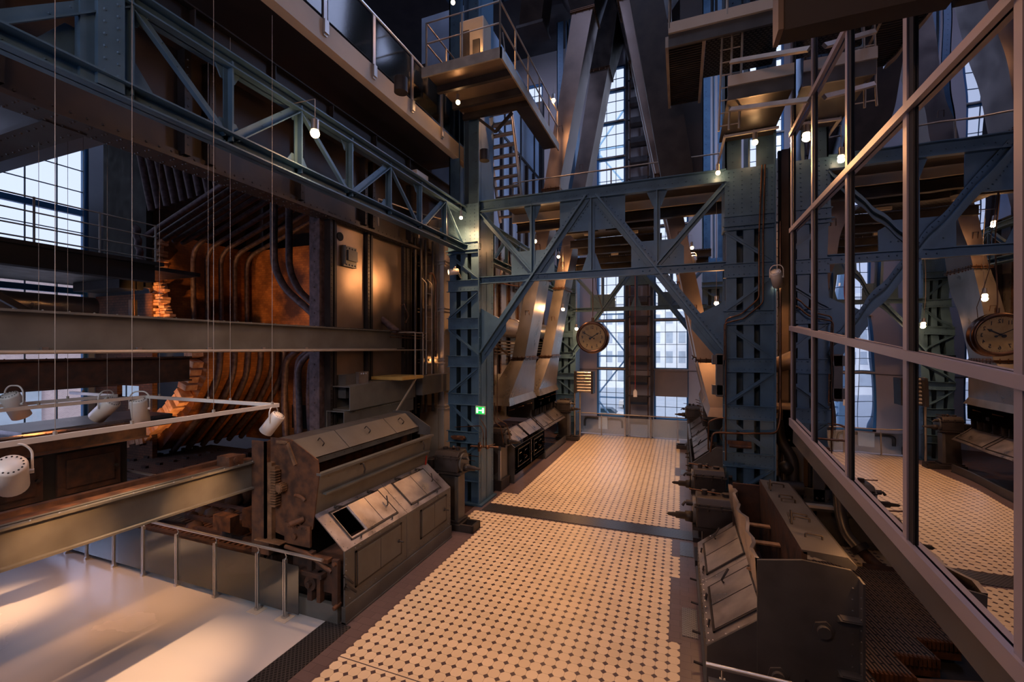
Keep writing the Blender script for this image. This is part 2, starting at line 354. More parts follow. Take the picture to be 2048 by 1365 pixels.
for i, h in enumerate(RL):
    f = MB().box(h[0], h[1], h[2], h[2]+.1, ZT, ZT+.2).box(h[0], h[1], h[3]-.1, h[3], ZT, ZT+.2)
    for k in range(4): x = h[0]+(h[1]-h[0]-.1)*k/3; f.box(x, x+.1, h[2], h[3], ZT, ZT+.2)
    fo = f.build('window_%d' % (10+i), 'blued'); fo['kind'] = 'structure'  # frames of the added roof lights
    MB().box(h[0], h[1], h[2], h[3], ZT+.1, ZT+.11).build('pane', 'glass', fo)

def window(n, axis, c, a0, a1, z0, z1, rowz, cols, inward, portal=True):
    """window on plane axis=c between a0..a1; rowz = heights of the thick transoms"""
    def bx(mb, p, q, d0, d1, r, s):
        return mb.box(p, q, c+min(d0, d1)*1, c+max(d0, d1), r, s) if axis == 'y' else mb.box(c+min(d0, d1), c+max(d0, d1), p, q, r, s)
    k = -1 if inward == '-' else 1
    f = MB(); fw = .09
    bx(f, a0, a0+fw, 0, .18, z0, z1); bx(f, a1-fw, a1, 0, .18, z0, z1); bx(f, a0, a1, 0, .18, z0, z0+fw); bx(f, a0, a1, 0, .18, z1-fw, z1)
    for z in rowz: bx(f, a0+fw, a1-fw, 0, .18, z-.09, z+.09)
    fo = f.build('window_%d' % n, 'frameblue'); fo['kind'] = 'structure'
    b = MB(); lv = [z0]+list(rowz)+[z1]
    for i in range(1, cols): x = a0+(a1-a0)*i/cols; bx(b, x-.014, x+.014, .07, .11, z0, z1)
    for i in range(len(lv)-1):
        m = max(2, round((lv[i+1]-lv[i])/.66))
        for j in range(1, m): z = lv[i]+(lv[i+1]-lv[i])*j/m; bx(b, a0, a1, .07, .11, z-.013, z+.013)
    b.build('glazing_bars', 'blued', fo)
    g = MB(); bx(g, a0+.02, a1-.02, .12, .126, z0, z1); g.build('pane', 'glass', fo)
    s = MB()
    for z in rowz:
        if axis == 'y': s.cyl((a0, c-.06, z), (a1, c-.06, z), .055, 10)
    if s.v: s.build('transom_pipe', 'rail', fo)
    if not portal: return
    l = bpy.data.lights.new('window_portal', 'AREA'); l.shape = 'RECTANGLE'; l.size = a1-a0; l.size_y = z1-z0; l.cycles.is_portal = True
    o = bpy.data.objects.new('window_portal', l); COL.objects.link(o)
    if axis == 'y': o.location = ((a0+a1)/2, c+.3, (z0+z1)/2); o.rotation_euler = (-pi/2, 0, 0)
    else: o.location = (c-.3, (a0+a1)/2, (z0+z1)/2); o.rotation_euler = (pi/2, 0, -pi/2)
RZ = [3.29, 6.0, 8.7, 11.1, 13.3, 15.2, 17.2, 19.0]
for i, (a, b) in enumerate(FARW): window(i+1, 'y', YF+.05, a, b, ZB, ZW, RZ, 3, '-')
for i, (a, b, z0, z1) in enumerate(LW): window(i+5, 'x', XL-.25, a, b, z0, z1, [z for z in (3.9, 6.3, 8.85) if z < z1-.5], 3, '+')
window(8, 'x', XR+.05, *RW, [13.2, 14.9], 6, '-', False); window(9, 'y', YB-.25, *BW, [6.2, 7.9], 5, '+', False)  # added windows that back the right and rear fill lights
st('trim_1', MB().box(XL, XR, YF-.02, YF, 3.22, 3.25), 'darkwall')

# floors
tile = MB(); Zt = .006
def tl(x0, x1, y0, y1): tile.box(x0, x1, y0, y1, 0, Zt)
g = .165
tl(-28*g-.165*0, 0, -2.4, 9.9)
tl(-32*g, 0, 9.9, 10.89); tl(-31*g, 0, 11.55, 12.54)
tl(-28*g, 0, 12.54, 22.6)
tile.box(15*g, 27*g, 66*g, 72*g, 0, Zt)
o = st('floor', MB().box(-5.42, XR, YB, 22.7, -.3, 0), 'bordertile', origin=(0, 0, 0))
o = st('floor_tiles', tile, 'tile', origin=(0, 0, 0)); o['label'] = 'cream octagon and dark dot tiles'
st('floor_poured', MB().box(XL, -5.42, YB, 5.62, -.3, .004), 'poured', origin=(0, 0, 0))
st('floor_pit', MB().box(XL, -5.42, 5.62, YF, -.35, -.02), 'rustdark', origin=(0, 0, 0))
st('floor_lower', MB().box(XL, XR, 22.7, YF, -3.1, -3), 'darkwall', origin=(0, 0, 0))
tag(MB().box(-5.42, -4.93, YB, 5.62, 0, .012).build('floor_mat', 'chequer'), 'long dark studded mat strip between white floor and tiled floor', 'mat')
ds = T('cable_duct_cover', 'dark metal cover strip crossing the tiled floor between the two columns', 'floor cover', (-2.4, 11.2, 0))
MB().box(-5.1, .3, 10.96, 11.49, .0, .014).build('cover_plate', 'chequer', ds)
for i, (x0, x1, y0, y1, lb) in enumerate([(.03, .27, 7.3, 8.1, 'pale chequered steel plate in the floor beside the right furnace front'),
        (.0, .27, 10.1, 10.8, 'pale chequered steel plate in the floor beside the right pump gearbox'),
        (.02, .27, 16.5, 17.2, 'small pale steel floor plate beside the distant right furnace')]):
    tag(MB().box(x0, x1, y0, y1, .0, .012).build('floor_plate', 'steelplate'), lb, 'floor plate')
    tile_pad = None
# border pads where the brown border steps into the tiles
for i, (x0, x1, y0, y1) in enumerate([(-.165, .02, 7.1, 9.1), (-.165, .0, 10.0, 10.9), (-.165, .02, 16.3, 17.4)]):
    st('trim_%d' % (i+2), MB().box(x0, x1, y0, y1, 0, .0085), 'bordertile', origin=(0, 0, 0))
st('trim_6', MB().box(-4.62, 0, 5.02, 5.035, 0, .008), 'border')

# ------------------------------------------------------------------ outdoors, seen through the windows
st('ground', MB().box(-60, 60, 26, 140, -3.6, -3.5), 'asphalt')
tag(MB().box(-14, -5.5, 34, 50, -3.5, -3.44).build('lawn', 'lawn'), 'green strip of lawn beyond the lower left far window', 'lawn')
def facade(name, label, x0, x1, y, z1, m, axis='y', floors=5, cols=12, d=8):
    r = T(name, label, 'building', ((x0+x1)/2, y, -3.5))
    if axis == 'y':
        MB().box(x0, x1, y, y+d, -3.5, z1).build('wall', m, r)
        for j in range(floors):
            wn = MB()
            for i in range(cols):
                x = x0+(x1-x0)*(i+.5)/cols; z = -2.2+(z1+2)*j/floors
                wn.box(x-.6, x+.6, y-.05, y+.1, z, z+2.2)
            wn.build('window_row', 'asphalt', r)
        MB().box(x0-.3, x1+.3, y-.4, y+d, z1, z1+.5).build('cornice', 'stone', r)
    return r
facade('townhouse', 'pale four storey townhouse seen through the far windows', -30, 6, 88, 13, 'stone', floors=4, cols=16)
facade('office_block', 'pale stone office block right of the townhouse', 7, 34, 70, 15, 'stone', floors=4, cols=9)
br = T('brick_building', 'pinkish brick building outside the left window', 'building', (-42, 10, -3.5))
MB().box(-46, -34, -14, 26, -3.5, 9.6).build('wall', 'outbrick', br)
MB().box(-46.2, -33.8, -14, 26, 9.6, 10).build('parapet', 'stone', br)
fr = MB()
for yy in (5, 11, 17): fr.box(-34.06, -33.9, yy, yy+2.6, -1, 2.8); fr.box(-34.06, -33.9, yy, yy+2.6, 4.4, 7.4)
fr.build('window_row', 'asphalt', br)
pg = T('bridge_pylon', 'pale blue riveted steel pylon standing outside the left far window', 'pylon', (-5.6, 36, -3.5))
for dx in (0, 2.6):
    MB().box(-6.5+dx-.3, -6.5+dx+.3, 36, 36.7, -3.5, 26).build('leg', 'pylon', pg)
    MB().box(-6.5+dx-.7, -6.5+dx+.7, 35.7, 37, -3.5, -2.6).build('foot', 'pylon', pg)
mb = MB()
for k in range(8):
    z = -3+k*3.4; a, b = ((-6.5, -3.9) if k % 2 else (-3.9, -6.5)); mb.flat((a, 36.3, z), (b, 36.3, z+3.4), .12, .1); mb.flat((-6.5, 36.3, z), (-3.9, 36.3, z), .12, .1)
mb.build('lacing', 'pylon', pg)
for x, y, lb in ((-7.5, 47, 'pale parked car left of the pylon outside'), (-5.4, 58, 'small grey parked car far beyond the pylon outside')):
    c = T('car', lb, 'car', (x, y, -3.5))
    MB().prism([(x-2, -3.2), (x+2.1, -3.2), (x+2.1, -2.6), (x+1.5, -2.5), (x-2, -2.5)], 'y', y, y+1.7).build('body', 'white', c)
    MB().prism([(x-1.5, -2.5), (x+1.2, -2.5), (x+.6, -2.05), (x-1, -2.05)], 'y', y+.1, y+1.6).build('cabin', 'blued', c)
    for dx in (-1.2, 1.2): MB().cyl((x+dx, y-.03, -3.18), (x+dx, y+.2, -3.18), .32, 14).build('wheel', 'black', c)

# ------------------------------------------------------------------ riveted lattice columns
def make_column():
    r = T('lattice_column', 'x', 'column', (0, 0, 0))
    y0, y1 = 0, .8
    for k, x in enumerate((0, .36, .70)):
        w_ = (.22, .22, .30)[k]
        for yy, nm in ((y0, 'flange_plate'), (y1, 'flange_plate')):
            MB().box(x, x+w_, yy, yy+.03, 0, 7.45).build(nm, 'blue', r)
    MB().box(.97, 1.0, y0-.12, y1+.1, 0, 21.5).rivs((1.0, y0-.06, .4), (1.0, y0-.06, 8.6), 46, (1, 0, 0)).rivs((1.0, y1, .4), (1.0, y1, 8.6), 46, (1, 0, 0)).build('side_plate', 'blue', r)
    mb = MB()
    for x in (.02, .20, .38, .56, .72): mb.box(x, x+.015, .03, .3, 0, 7.4)
    mb.box(0, 1, .38, .42, 0, 7.3); mb.build('web', 'blued', r)
    for k in range(7):
        z = .82+1.09*k
        b = MB().box(-.04, .98, y0-.02, y0, z-.15, z+.15).box(-.06, 1.0, y0-.09, y0, z+.15, z+.165).box(-.06, 1.0, y0-.09, y0, z-.165, z-.15)
        b.rivs((.0, y0-.02, z+.09), (.97, y0-.02, z+.09), 9, (0, -1, 0), .015).rivs((.0, y0-.02, z-.09), (.97, y0-.02, z-.09), 9, (0, -1, 0), .015)
        b.build('batten', 'blue', r)
        if k < 6:
            a, c = ((.97, .0) if k % 2 else (.0, .97))
            MB().ang((a, y0-.02, z+.17), (c, y0-.02, z+.92), .1, (0, -1, 0), .012, .05).build('lacing_bar', 'blue', r)
    gp = MB().box(-.03, 1.0, y0-.03, y0, 7.3, 8.62).box(-.03, .0, y0, y1, 7.3, 8.62)
    for x in (.05, .16, .33, .52, .68, .82, .93): gp.rivs((x, y0-.03, 7.35), (x, y0-.03, 8.6), 12, (0, -1, 0), .017)
    gp.box(-.08, 1.03, y0-.12, y0-.03, 7.28, 7.3)
    gp.build('gusset_plate', 'blue', r)
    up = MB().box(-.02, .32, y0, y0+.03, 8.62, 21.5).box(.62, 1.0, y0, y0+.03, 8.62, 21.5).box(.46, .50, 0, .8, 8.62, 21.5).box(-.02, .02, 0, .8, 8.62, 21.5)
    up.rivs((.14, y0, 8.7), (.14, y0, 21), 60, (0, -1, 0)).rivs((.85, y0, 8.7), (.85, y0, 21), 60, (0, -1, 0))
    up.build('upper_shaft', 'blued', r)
    MB().box(-.12, 1.1, -.15, .95, 0, .05).build('base_plate', 'blued', r)
    return r
G = 'riveted lattice columns of the hall'
c0 = make_column(); c0.location = (-6.3, 11.3, 0)
c0['label'] = 'blue riveted lattice column with the green exit sign, left of the aisle'; c0['group'] = G
dup(c0, (1.0, 11.3, 0), 'blue riveted lattice column in front of the glass wall, right of the aisle', G)
dup(c0, (-6.0, 22.2, 0), 'distant blue lattice column behind the clock, left side', G)
dup(c0, (1.0, 22.2, 0), 'distant blue lattice column on the right, behind the chutes', G)

# portal truss spanning the aisle between columns
def make_truss():
    r = T('portal_truss', 'x', 'truss', (0, 0, 0))
    L, R, M_ = -5.3, 1.0, -2.15; zt, zb = 8.5, 6.4; n = (0, -1, 0)
    MB().chan((L, 0, zt), (R, 0, zt), .30, n, .02, .12).rivs((L, -.0, zt), (R, -.0, zt), 40, n, .015).build('top_chord', 'blue', r)
    for a, b in ((L, M_-1.2), (M_+1.2, R)):
        MB().chan((a, 0, zb), (b, 0, zb), .2, n, .02, .1).rivs((a, 0, zb), (b, 0, zb), 12, n, .02).build('bottom_chord', 'blue', r)
    MB().chan((M_-1.25, .02, zb), (M_+1.25, .02, zb), .2, n, .02, .1).build('bottom_chord', 'blue', r)
    for s in (-1, 1):
        e = L if s < 0 else R
        MB().ang((e-s*0, -.03, 4.35), (M_+s*.12, -.03, zt-.05), .26, n, .02, .12).rivs((e, -.03, 4.45), (M_+s*.2, -.03, zt), 40, n, .018).build('main_brace', 'blue', r)
        MB().ang((e, -.01, zt-.2), (M_+s*1.62, -.01, zb+.15), .17, n, .02, .1).build('brace', 'blue', r)
        MB().ang((M_+s*1.62, -.005, zt-.1), (M_+s*1.62, -.005, zb+.1), .15, n, .02, .1).build('post', 'blue', r)
        g = MB().prism([(M_+s*1.62-.62, zb-.1), (M_+s*1.62+.62, zb-.1), (M_+s*1.62+.62, zb+.55), (M_+s*1.62+.4, zb+.75), (M_+s*1.62-.62, zb+.75)], 'y', .022, .04)
        g.rivs((M_+s*1.62-.5, .022, zb+.3), (M_+s*1.62+.5, .022, zb+.3), 7, n); g.build('gusset_plate', 'blue', r)
        MB().prism([(e, 4.0), (e-s*.75, 4.95), (e-s*.75, 5.2), (e, 5.6)], 'y', .012, .03).build('knee_plate', 'blue', r)
        MB().prism([(M_+s*1.62-.24, zt-.15), (M_+s*1.62+.24, zt-.15), (M_+s*1.62+.1, zt-.5), (M_+s*1.62-.1, zt-.5)], 'y', .022, .035).build('gusset_plate', 'blue', r)
    MB().ang((M_, -.005, zt-.1), (M_, -.005, zb+.1), .17, n, .02, .1).build('post', 'blue', r)
    MB().prism([(M_-.26, zb+.1), (M_+.26, zb+.1), (M_+.1, zb+.55), (M_-.1, zb+.55)], 'y', .022, .035).build('gusset_plate', 'blue', r)
    g = MB().box(M_-.85, M_+.85, .022, .04, zt-.95, zt+.1)
    for s in (-1, 1): g.rivs((M_+s*.75, .022, zt-.9), (M_+s*.12, .022, zt-.1), 9, n); g.rivs((M_+s*.55, .022, zt-.93), (M_+s*.02, .022, zt-.2), 9, n)
    g.build('apex_plate', 'blue', r)
    return r
t0 = make_truss(); t0.location = (0, 11.35, 0); GT = 'steel portal trusses across the aisle'
t0['label'] = 'near blue steel truss with big diagonal braces spanning the aisle between columns'; t0['group'] = GT
dup(t0, (.15, 22.1, 0), 'far blue steel truss in front of the far windows', GT)

# longitudinal truss at upper left
def long_truss(X, ya, yb, n, label, zb=7.35, zt=8.45):
    r = T('longitudinal_truss', label, 'truss', (X, ya, zb), group='longitudinal trusses along the left columns')
    nx = (1, 0, 0)
    MB().sec((X, ya, zt), (X, yb, zt), nx, [(-.09, .09, -.02, 0), (-.09, -.07, -.12, .12), (.07, .09, -.14, .14)]).rivs((X, ya, zt), (X, yb, zt), int((yb-ya)/.3), nx, .014).build('top_chord', 'blue', r)
    MB().sec((X, ya, zb), (X, yb, zb), nx, [(-.09, .09, -.02, 0), (-.09, -.07, -.12, .12), (.07, .09, -.16, .16)]).rivs((X, ya, zb), (X, yb, zb), int((yb-ya)/.3), nx, .014).build('bottom_chord', 'blue', r)
    ys = [ya+(yb-ya)*i/n for i in range(n+1)]
    for i, y in enumerate(ys):
        MB().sec((X, y, zb), (X, y, zt), nx, [(-.07, .07, -.015, 0), (-.012, .012, 0, .09)]).build('post', 'blue', r)
        g = MB().prism([(y-.28, zb+.05), (y+.28, zb+.05), (y+.12, zb+.3), (y-.12, zb+.3)], 'x', X-.03, X-.01); g.build('gusset_plate', 'blue', r)
        g = MB().prism([(y-.2, zt-.05), (y+.2, zt-.05), (y+.1, zt-.25), (y-.1, zt-.25)], 'x', X-.03, X-.01); g.build('gusset_plate', 'blue', r)
        if i < n:
            a, b = (zt, zb) if i % 2 == 0 else (zb, zt)
            MB().sec((X+.02, y+.06, a-(.08 if a > b else -.08)), (X+.02, ys[i+1]-.06, b+(.08 if a > b else -.08)), nx, [(-.06, .06, -.012, 0), (-.06, -.045, 0, .06)]).rivs((X+.02, y+.1, a), (X+.02, ys[i+1]-.1, b), 6, nx, .012).build('brace', 'blue', r)
    return r
long_truss(-5.85, .7, 11.35, 9, 'blue steel lattice truss running along the left below the glass balcony')
long_truss(-5.85, 12.1, 22.1, 8, 'blue steel lattice truss behind the left column, above the silver pipe')
vp = T('truss_post', 'thick blue riveted upright crossing the near end of the long truss at top left', 'post', (-5.8, 2.84, 7.3))
MB().box(-5.9, -5.8, 2.62, 3.1, 7.3, 11).build('web', 'blue', vp)
MB().box(-5.8, -5.74, 2.74, 2.98, 7.3, 11).rivs((-5.74, 2.8, 7.4), (-5.74, 2.8, 10.8), 26, (1, 0, 0)).rivs((-5.74, 2.92, 7.4), (-5.74, 2.92, 10.8), 26, (1, 0, 0)).build('cover_plate', 'blue', vp)
MB().prism([(2.3, 7.5), (3.4, 7.5), (3.15, 7.85), (2.55, 7.85)], 'x', -5.95, -5.92).build('gusset_plate', 'blue', vp)

# ------------------------------------------------------------------ glass balcony, upper left
bal = T('glass_balcony', 'cream edged balcony with glass balustrade running above the blue truss', 'balcony', (-6.0, 6, 10.0))
MB().box(-6.2, -6.0, .6, 12.0, 10.0, 10.42).build('fascia', 'cream', bal)
MB().box(-8.4, -6.2, .6, 12.0, 10.12, 10.34).build('slab', 'darkbrown', bal)
for yy in (2.0, 3.4, 4.8, 6.15, 7.5, 8.9, 10.3, 11.85):
    p = MB().box(-6.0, -5.965, yy-.04, yy+.04, 10.12, 11.45).box(-5.97, -5.93, yy-.05, yy+.05, 10.16, 10.4).build('baluster', 'steel', bal)
mb = MB().tube([(-6.0, .6, 11.5), (-6.0, 11.85, 11.5)], .025); mb.build('handrail', 'steel', bal)
for a, b in ((.7, 2.), (2., 3.4), (3.4, 4.8), (4.8, 6.15), (6.15, 7.5), (7.5, 8.9), (8.9, 10.3), (10.3, 11.85)):
    MB().box(-5.995, -5.985, a+.08, b-.08, 10.46, 11.4).build('glass_panel', 'bal', bal)
sg = T('plate_girder', 'deep dark plate girder with riveted bottom flange behind the blue truss', 'girder', (-7.5, 6, 7.5))
mb = MB().box(-7.62, -7.58, -1, 13, 7.52, 9.3); mb.build('web', 'darkbrown', sg)
mb = MB().box(-7.8, -7.35, -1, 13, 7.46, 7.52)
for s in (-7.75, -7.68, -7.5, -7.42): mb.rivs((s, -1, 7.46), (s, 13, 7.46), 80, (0, 0, -1), .02)
mb.box(-7.58, -7.5, -1, 13, 7.52, 7.66).rivs((-7.5, -1, 7.6), (-7.5, 13, 7.6), 80, (1, 0, 0), .02); mb.build('bottom_flange', 'darkbrown', sg)
MB().box(-7.8, -7.35, -1, 13, 9.3, 9.36).build('top_flange', 'darkbrown', sg)
for y in (2.6, 4.7, 5.1, 7.0, 9.0, 9.3, 11):
    mb = MB().box(-7.58, -7.40, y-.05, y+.05, 7.6, 9.3).rivs((-7.40, y, 7.7), (-7.4, y, 9.2), 12, (1, 0, 0)); mb.build('stiffener', 'dark', sg)
for X, z, h, lb in ((-6.9, 9.35, .5, 'dark steel beam hung with thin cables under the glass balcony'), (-8.8, 9.6, .5, 'second dark steel beam under the balcony, further back')):
    b = T('ceiling_beam', lb, 'beam', (X, 6, z-.25)); MB().ibeam((X, .2, z), (X, 12.6, z), h, .26).build('beam_section', 'dark', b)
    st_ = MB()
    for y in (3, 4.4, 5.8, 7.2, 8.6, 10): st_.box(X-.12, X+.12, y, y+.02, z-.22, z+.22)
    st_.build('stiffener', 'dark', b)
cg = T('cross_girder', 'dark riveted girder crossing above the left window at top left', 'girder', (-12, 3.35, 7.5))
mb = MB().box(-17.9, -7.7, 3.3, 3.34, 7.5, 9.2).box(-17.9, -7.7, 3.1, 3.55, 7.44, 7.5)
mb.rivs((-17, 3.18, 7.44), (-7.8, 3.18, 7.44), 50, (0, 0, -1), .02).rivs((-17, 3.45, 7.44), (-7.8, 3.45, 7.44), 50, (0, 0, -1), .02); mb.build('girder_section', 'darkbrown', cg)
tag(MB().box(-17.9, -8.1, 3.6, 5.5, 8.77, 8.95).build('concrete_slab', 'wallpale'), 'pale blue lit slab soffit above the upper left window', 'slab')
fx = T('linear_fitting', 'small white box luminaire under the slab at the very top left', 'light fitting', W(290, 12, X=-6.5))
p = W(270, 5, X=-6.5); MB().box(-6.65, -6.35, p.y-.1, p.y+.75, p.z-.1, p.z+.02).build('housing', 'white', fx)
p = W(835, 345, X=-6.55); f2 = T('linear_fitting', 'small white box luminaire under the balcony beam near the column', 'light fitting', p)
MB().box(-6.78, -6.5, p.y-.1, p.y+.45, p.z-.08, p.z+.04).build('housing', 'white', f2)
# ------------------------------------------------------------------ stoker furnaces (local: x=0 aisle face, machine towards -x, y along the aisle)
SA = V((0, 0, 1.18)); SB = V((-.64, 0, 1.69)); SD = (SB-SA).normalized(); SL = (SB-SA).length; SN = SD.cross(V((0, 1, 0))); SN = SN if SN.z > 0 else -SN
def sl(y, t, h=0): return V((0, y, 0))+SA+SD*t+SN*h
def slab(mb, y0, y1, t0, t1, h0, h1):
    vs = [sl(y, t, h) for h in (h0, h1) for t in (t0, t1) for y in (y0, y1)]
    return mb.add(vs, [(0, 2, 3, 1), (4, 5, 7, 6), (0, 1, 5, 4), (2, 6, 7, 3), (0, 4, 6, 2), (1, 3, 7, 5)])
def d_handle(c, a, b, r=.009, h=.06, nrm=None):
    """D shaped pull between points a and b, standing out by h"""
    a = V(a); b = V(b); n = nrm or SN
    return MB().tube([a, a+n*h, b+n*h, b], r, 6, .02)
def skirt(r, L, doors, far=False):
    b = MB().box(-.03, 0, 0, L, .28, 1.18).box(-.9, -.03, L-.02, L, 0, 1.18)
    b.rivs((0, .05, 1.13), (0, L-.05, 1.13), 26, (1, 0, 0), .012).rivs((0, .05, .36), (0, L-.05, .36), 26, (1, 0, 0), .012)
    for y in (.03, L/2, L-.03): b.rivs((0, y, .4), (0, y, 1.1), 7, (1, 0, 0), .012)
    b.box(0, .006, L/2-.03, L/2+.03, .3, 1.15)
    b.build('front_plate', 'machine', r)
    MB().box(-.05, .03, -.02, L, 0, .28).box(-.05, .045, -.02, L, 0, .03).build('plinth', 'machine', r)
    for y0, y1 in doors:
        ym = (y0+y1)/2; f = MB()
        f.box(0, .012, y0-.04, y1+.04, 1.05, 1.08).box(0, .012, y0-.04, y1+.04, .47, .5).box(0, .012, y0-.04, y0, .47, 1.08).box(0, .012, y1, y1+.04, .47, 1.08)
        f.build('door_frame', 'dark', r)
        for a, c in ((y0+.005, ym-.006), (ym+.006, y1-.005)):
            d = MB().box(0, .022, a, c, .505, 1.045).build('door', 'machine', r, bevel=.004)
            hy = c-.05 if a < ym-.1 else a+.05
            if a > ym-.1 or far: MB().cyl((.02, c-.06, .76), (.13, c-.06, .76), .016, 8).cyl((.02, c-.06, .76), (.035, c-.06, .76), .035, 10).build('handle', 'brass' if far else 'dark', d)
            if far:
                MB().cyl((.02, a+.06, .9), (.02, a+.26, .92), .012, 6).build('hinge', 'lid', d)
                MB().cyl((.02, a+.06, .62), (.02, a+.26, .64), .012, 6).build('hinge', 'lid', d)
def lids(r, L, openings, plain=False, m='lid'):
    """slanted hatch row above the skirt, with framed hatches; one hatch may stand half open"""
    b = MB(); holes = [o for o in openings if o[2]]
    x = 0
    for (a, c, op) in sorted(openings):
        if op:
            h0, h1 = a+.05, a+.40
            slab(b, x, h0, 0, SL, -.02, 0); slab(b, h0, h1, 0, .16, -.02, 0); slab(b, h0, h1, SL-.12, SL, -.02, 0); x = h1
    slab(b, x, L, 0, SL, -.02, 0)
    for t in (.03, SL-.03):
        for k in range(20): b.riv(sl((k+.5)*L/20, t, 0), SN, .012)
    for y in (.04, L/2-.02, L/2+.05, L-.04):
        for k in range(5): b.riv(sl(y, (k+.5)*SL/5, 0), SN, .011)
    b.build('hatch_deck', m, r)
    MB().add([sl(L/2-.004, 0, .003), sl(L/2+.004, 0, .003), sl(L/2+.004, SL, .003), sl(L/2-.004, SL, .003)], [(0, 1, 2, 3)]).build('seam', 'black', r)
    if holes:
        MB().box(-.75, -.05, .1, 1.2, .9, .95).build('inner_floor', 'rustdark', r)
    for (a, c, op) in openings:
        f = MB()
        for q in ((a, c, .10, .125), (a, c, SL-.10, SL-.075), (a, a+.02, .10, SL-.08), (c-.02, c, .10, SL-.08)): slab(f, q[0], q[1], q[2], q[3], 0, .018)
        f.build('hatch_frame', 'dark', r)
        a2 = a+.42 if op else a+.03
        d = slab(MB(), a2, c-.03, .135, SL-.11, .002, .02).build('hatch', m, r)
        e = MB()
        e.tube([sl(c-.12, SL*.42, .02), sl(c-.12, SL*.42, .06), sl(c-.05, SL*.6, .11)], .014, 6)
        e.build('latch', 'dark', d)
        k = slab(MB(), (a2+c)/2-.004, (a2+c)/2+.004, .14, SL-.12, .02, .024).build('seam', 'black', d)
        for yy in (a+.18, c-.25):
            h = MB().tube([sl(yy, SL-.02, .01), sl(yy+.02, SL-.06, .05), sl(yy+.12, SL-.09, .03)], .016, 6).sph(sl(yy, SL-.04, .02), .028, 8, 6)
            h.build('clamp', 'dark', r)
            MB().tube([sl(yy, .05, .01), sl(yy+.02, .1, .05)], .014, 6).build('clamp', 'dark', r)
# --- near left furnace: open trough with three handled covers
LBL = 3.5
f1 = T('stoker_furnace', 'near left grey coal stoker with open rusty trough and three covered lids', 'furnace', (0, 0, 0), group=None)
skirt(f1, LBL, [(.28, 1.5), (2.25, 3.25)]); lids(f1, LBL, [(.25, 1.55, True), (2.0, 3.2, False)])
# end latch cluster
MB().tube([(-.02, .02, .75), (.06, -.08, .85), (.06, .12, .62)], .022, 8).tube([(-.02, .02, .55), (.07, -.05, .68), (.07, .18, .45)], .022, 8).build('latch_lever', 'dark', f1)
tr = MB().loft([(-.64, 0, 1.69), (-.68, 0, 1.69), (-.55, 0, 2.38), (-.51, 0, 2.38)], [(-.64, LBL, 1.69), (-.68, LBL, 1.69), (-.55, LBL, 2.38), (-.51, LBL, 2.38)])
tr.box(-.57, -.47, -.03, LBL+.03, 2.36, 2.40).box(-.58, -.5, .12, LBL-.1, 2.0, 2.03)
tr.rivs((-.53, .1, 2.3), (-.53, LBL, 2.3), 18, (1, 0, 0), .012); tr.build('trough_front', 'grey', f1)
for yy in (1.0, 3.05): MB().tube([(-.53, yy, 2.3), (-.47, yy, 2.32), (-.46, yy+.05, 2.2), (-.47, yy+.03, 2.12)], .016, 6).build('trough_hook', 'dark', f1)
MB().loft([(-.68, .02, 1.72), (-1.3, .02, 1.72), (-1.3, .02, 1.75), (-.68, .02, 1.75)], [(-.68, LBL, 1.72), (-1.3, LBL, 1.72), (-1.3, LBL, 1.75), (-.68, LBL, 1.75)]).box(-1.32, -1.22, .02, LBL, 1.72, 2.5).build('trough_lining', 'rust', f1)
# lid covers
for k, (a, b) in enumerate(((.03, 1.05), (1.07, 2.55), (2.57, 3.42))):
    c = MB()
    c.loft([(-.84, a, 2.58), (-.86, a, 2.56), (-1.23, a, 2.86), (-1.21, a, 2.88)], [(-.84, b, 2.58), (-.86, b, 2.56), (-1.23, b, 2.86), (-1.21, b, 2.88)])
    c.box(-1.62, -1.21, a, b, 2.86, 2.88)
    cc = c.build('cover', 'machine', f1)
    m_ = (a+b)/2; P = lambda t: V((-.84-.37*t, m_, 2.58+.3*t)); nn = V((.3, 0, .37)).normalized()
    d_handle(None, P(.42)+V((0, 0, 0)), P(.72), .011, .07, nn).build('pull_handle', 'dark', cc)
MB().box(-.90, -.86, .02, LBL, 2.46, 2.57).rivs((-.86, .1, 2.52), (-.86, LBL, 2.52), 14, (1, 0, 0), .012).build('cover_rail', 'grey', f1)
MB().box(-1.7, -1.6, 0, LBL, .4, 2.86).build('back_plate', 'rustdark', f1)
# end plates
ep = [(-.5, 1.7), (-.46, 2.38), (-.50, 2.60), (-1.22, 2.9), (-1.62, 2.9), (-1.62, .6), (-.9, .6)]
MB().prism([(-.55, 2.38), (-.55, 2.58), (-1.15, 2.92), (-1.62, 2.92), (-1.62, 2.38)], 'y', LBL-.02, LBL).build('end_plate', 'machine', f1)
MB().prism([(-.66, 1.45), (-.52, 2.38), (-.55, 2.62), (-1.15, 2.92), (-1.62, 2.92), (-1.62, 1.3), (-1.1, 1.2)], 'y', -.02, 0).build('end_plate', 'rust', f1)
MB().box(-1.95, -1.62, -.12, -.09, .85, 2.86).box(-1.66, -1.62, -.12, .3, .85, 2.86).build('side_channel', 'rust', f1)
MB().box(-1.60, -1.50, -.10, -.02, 1.0, 2.5).build('slide_bar', 'rustlight', f1)
rk = MB().box(-1.48, -1.40, -.12, -.02, 1.75, 2.45)
for k in range(14): rk.box(-1.49, -1.35, -.15, -.05, 1.78+k*.046, 1.80+k*.046)
rk.build('rack', 'rustlight', f1)
pn = MB().cyl((-1.28, -.16, 2.1), (-1.28, -.02, 2.1), .06, 14)
for k in range(12): t = 2*pi*k/12; pn.box(-1.28+.07*cos(t)-.012, -1.28+.07*cos(t)+.012, -.15, -.04, 2.1+.07*sin(t)-.012, 2.1+.07*sin(t)+.012)
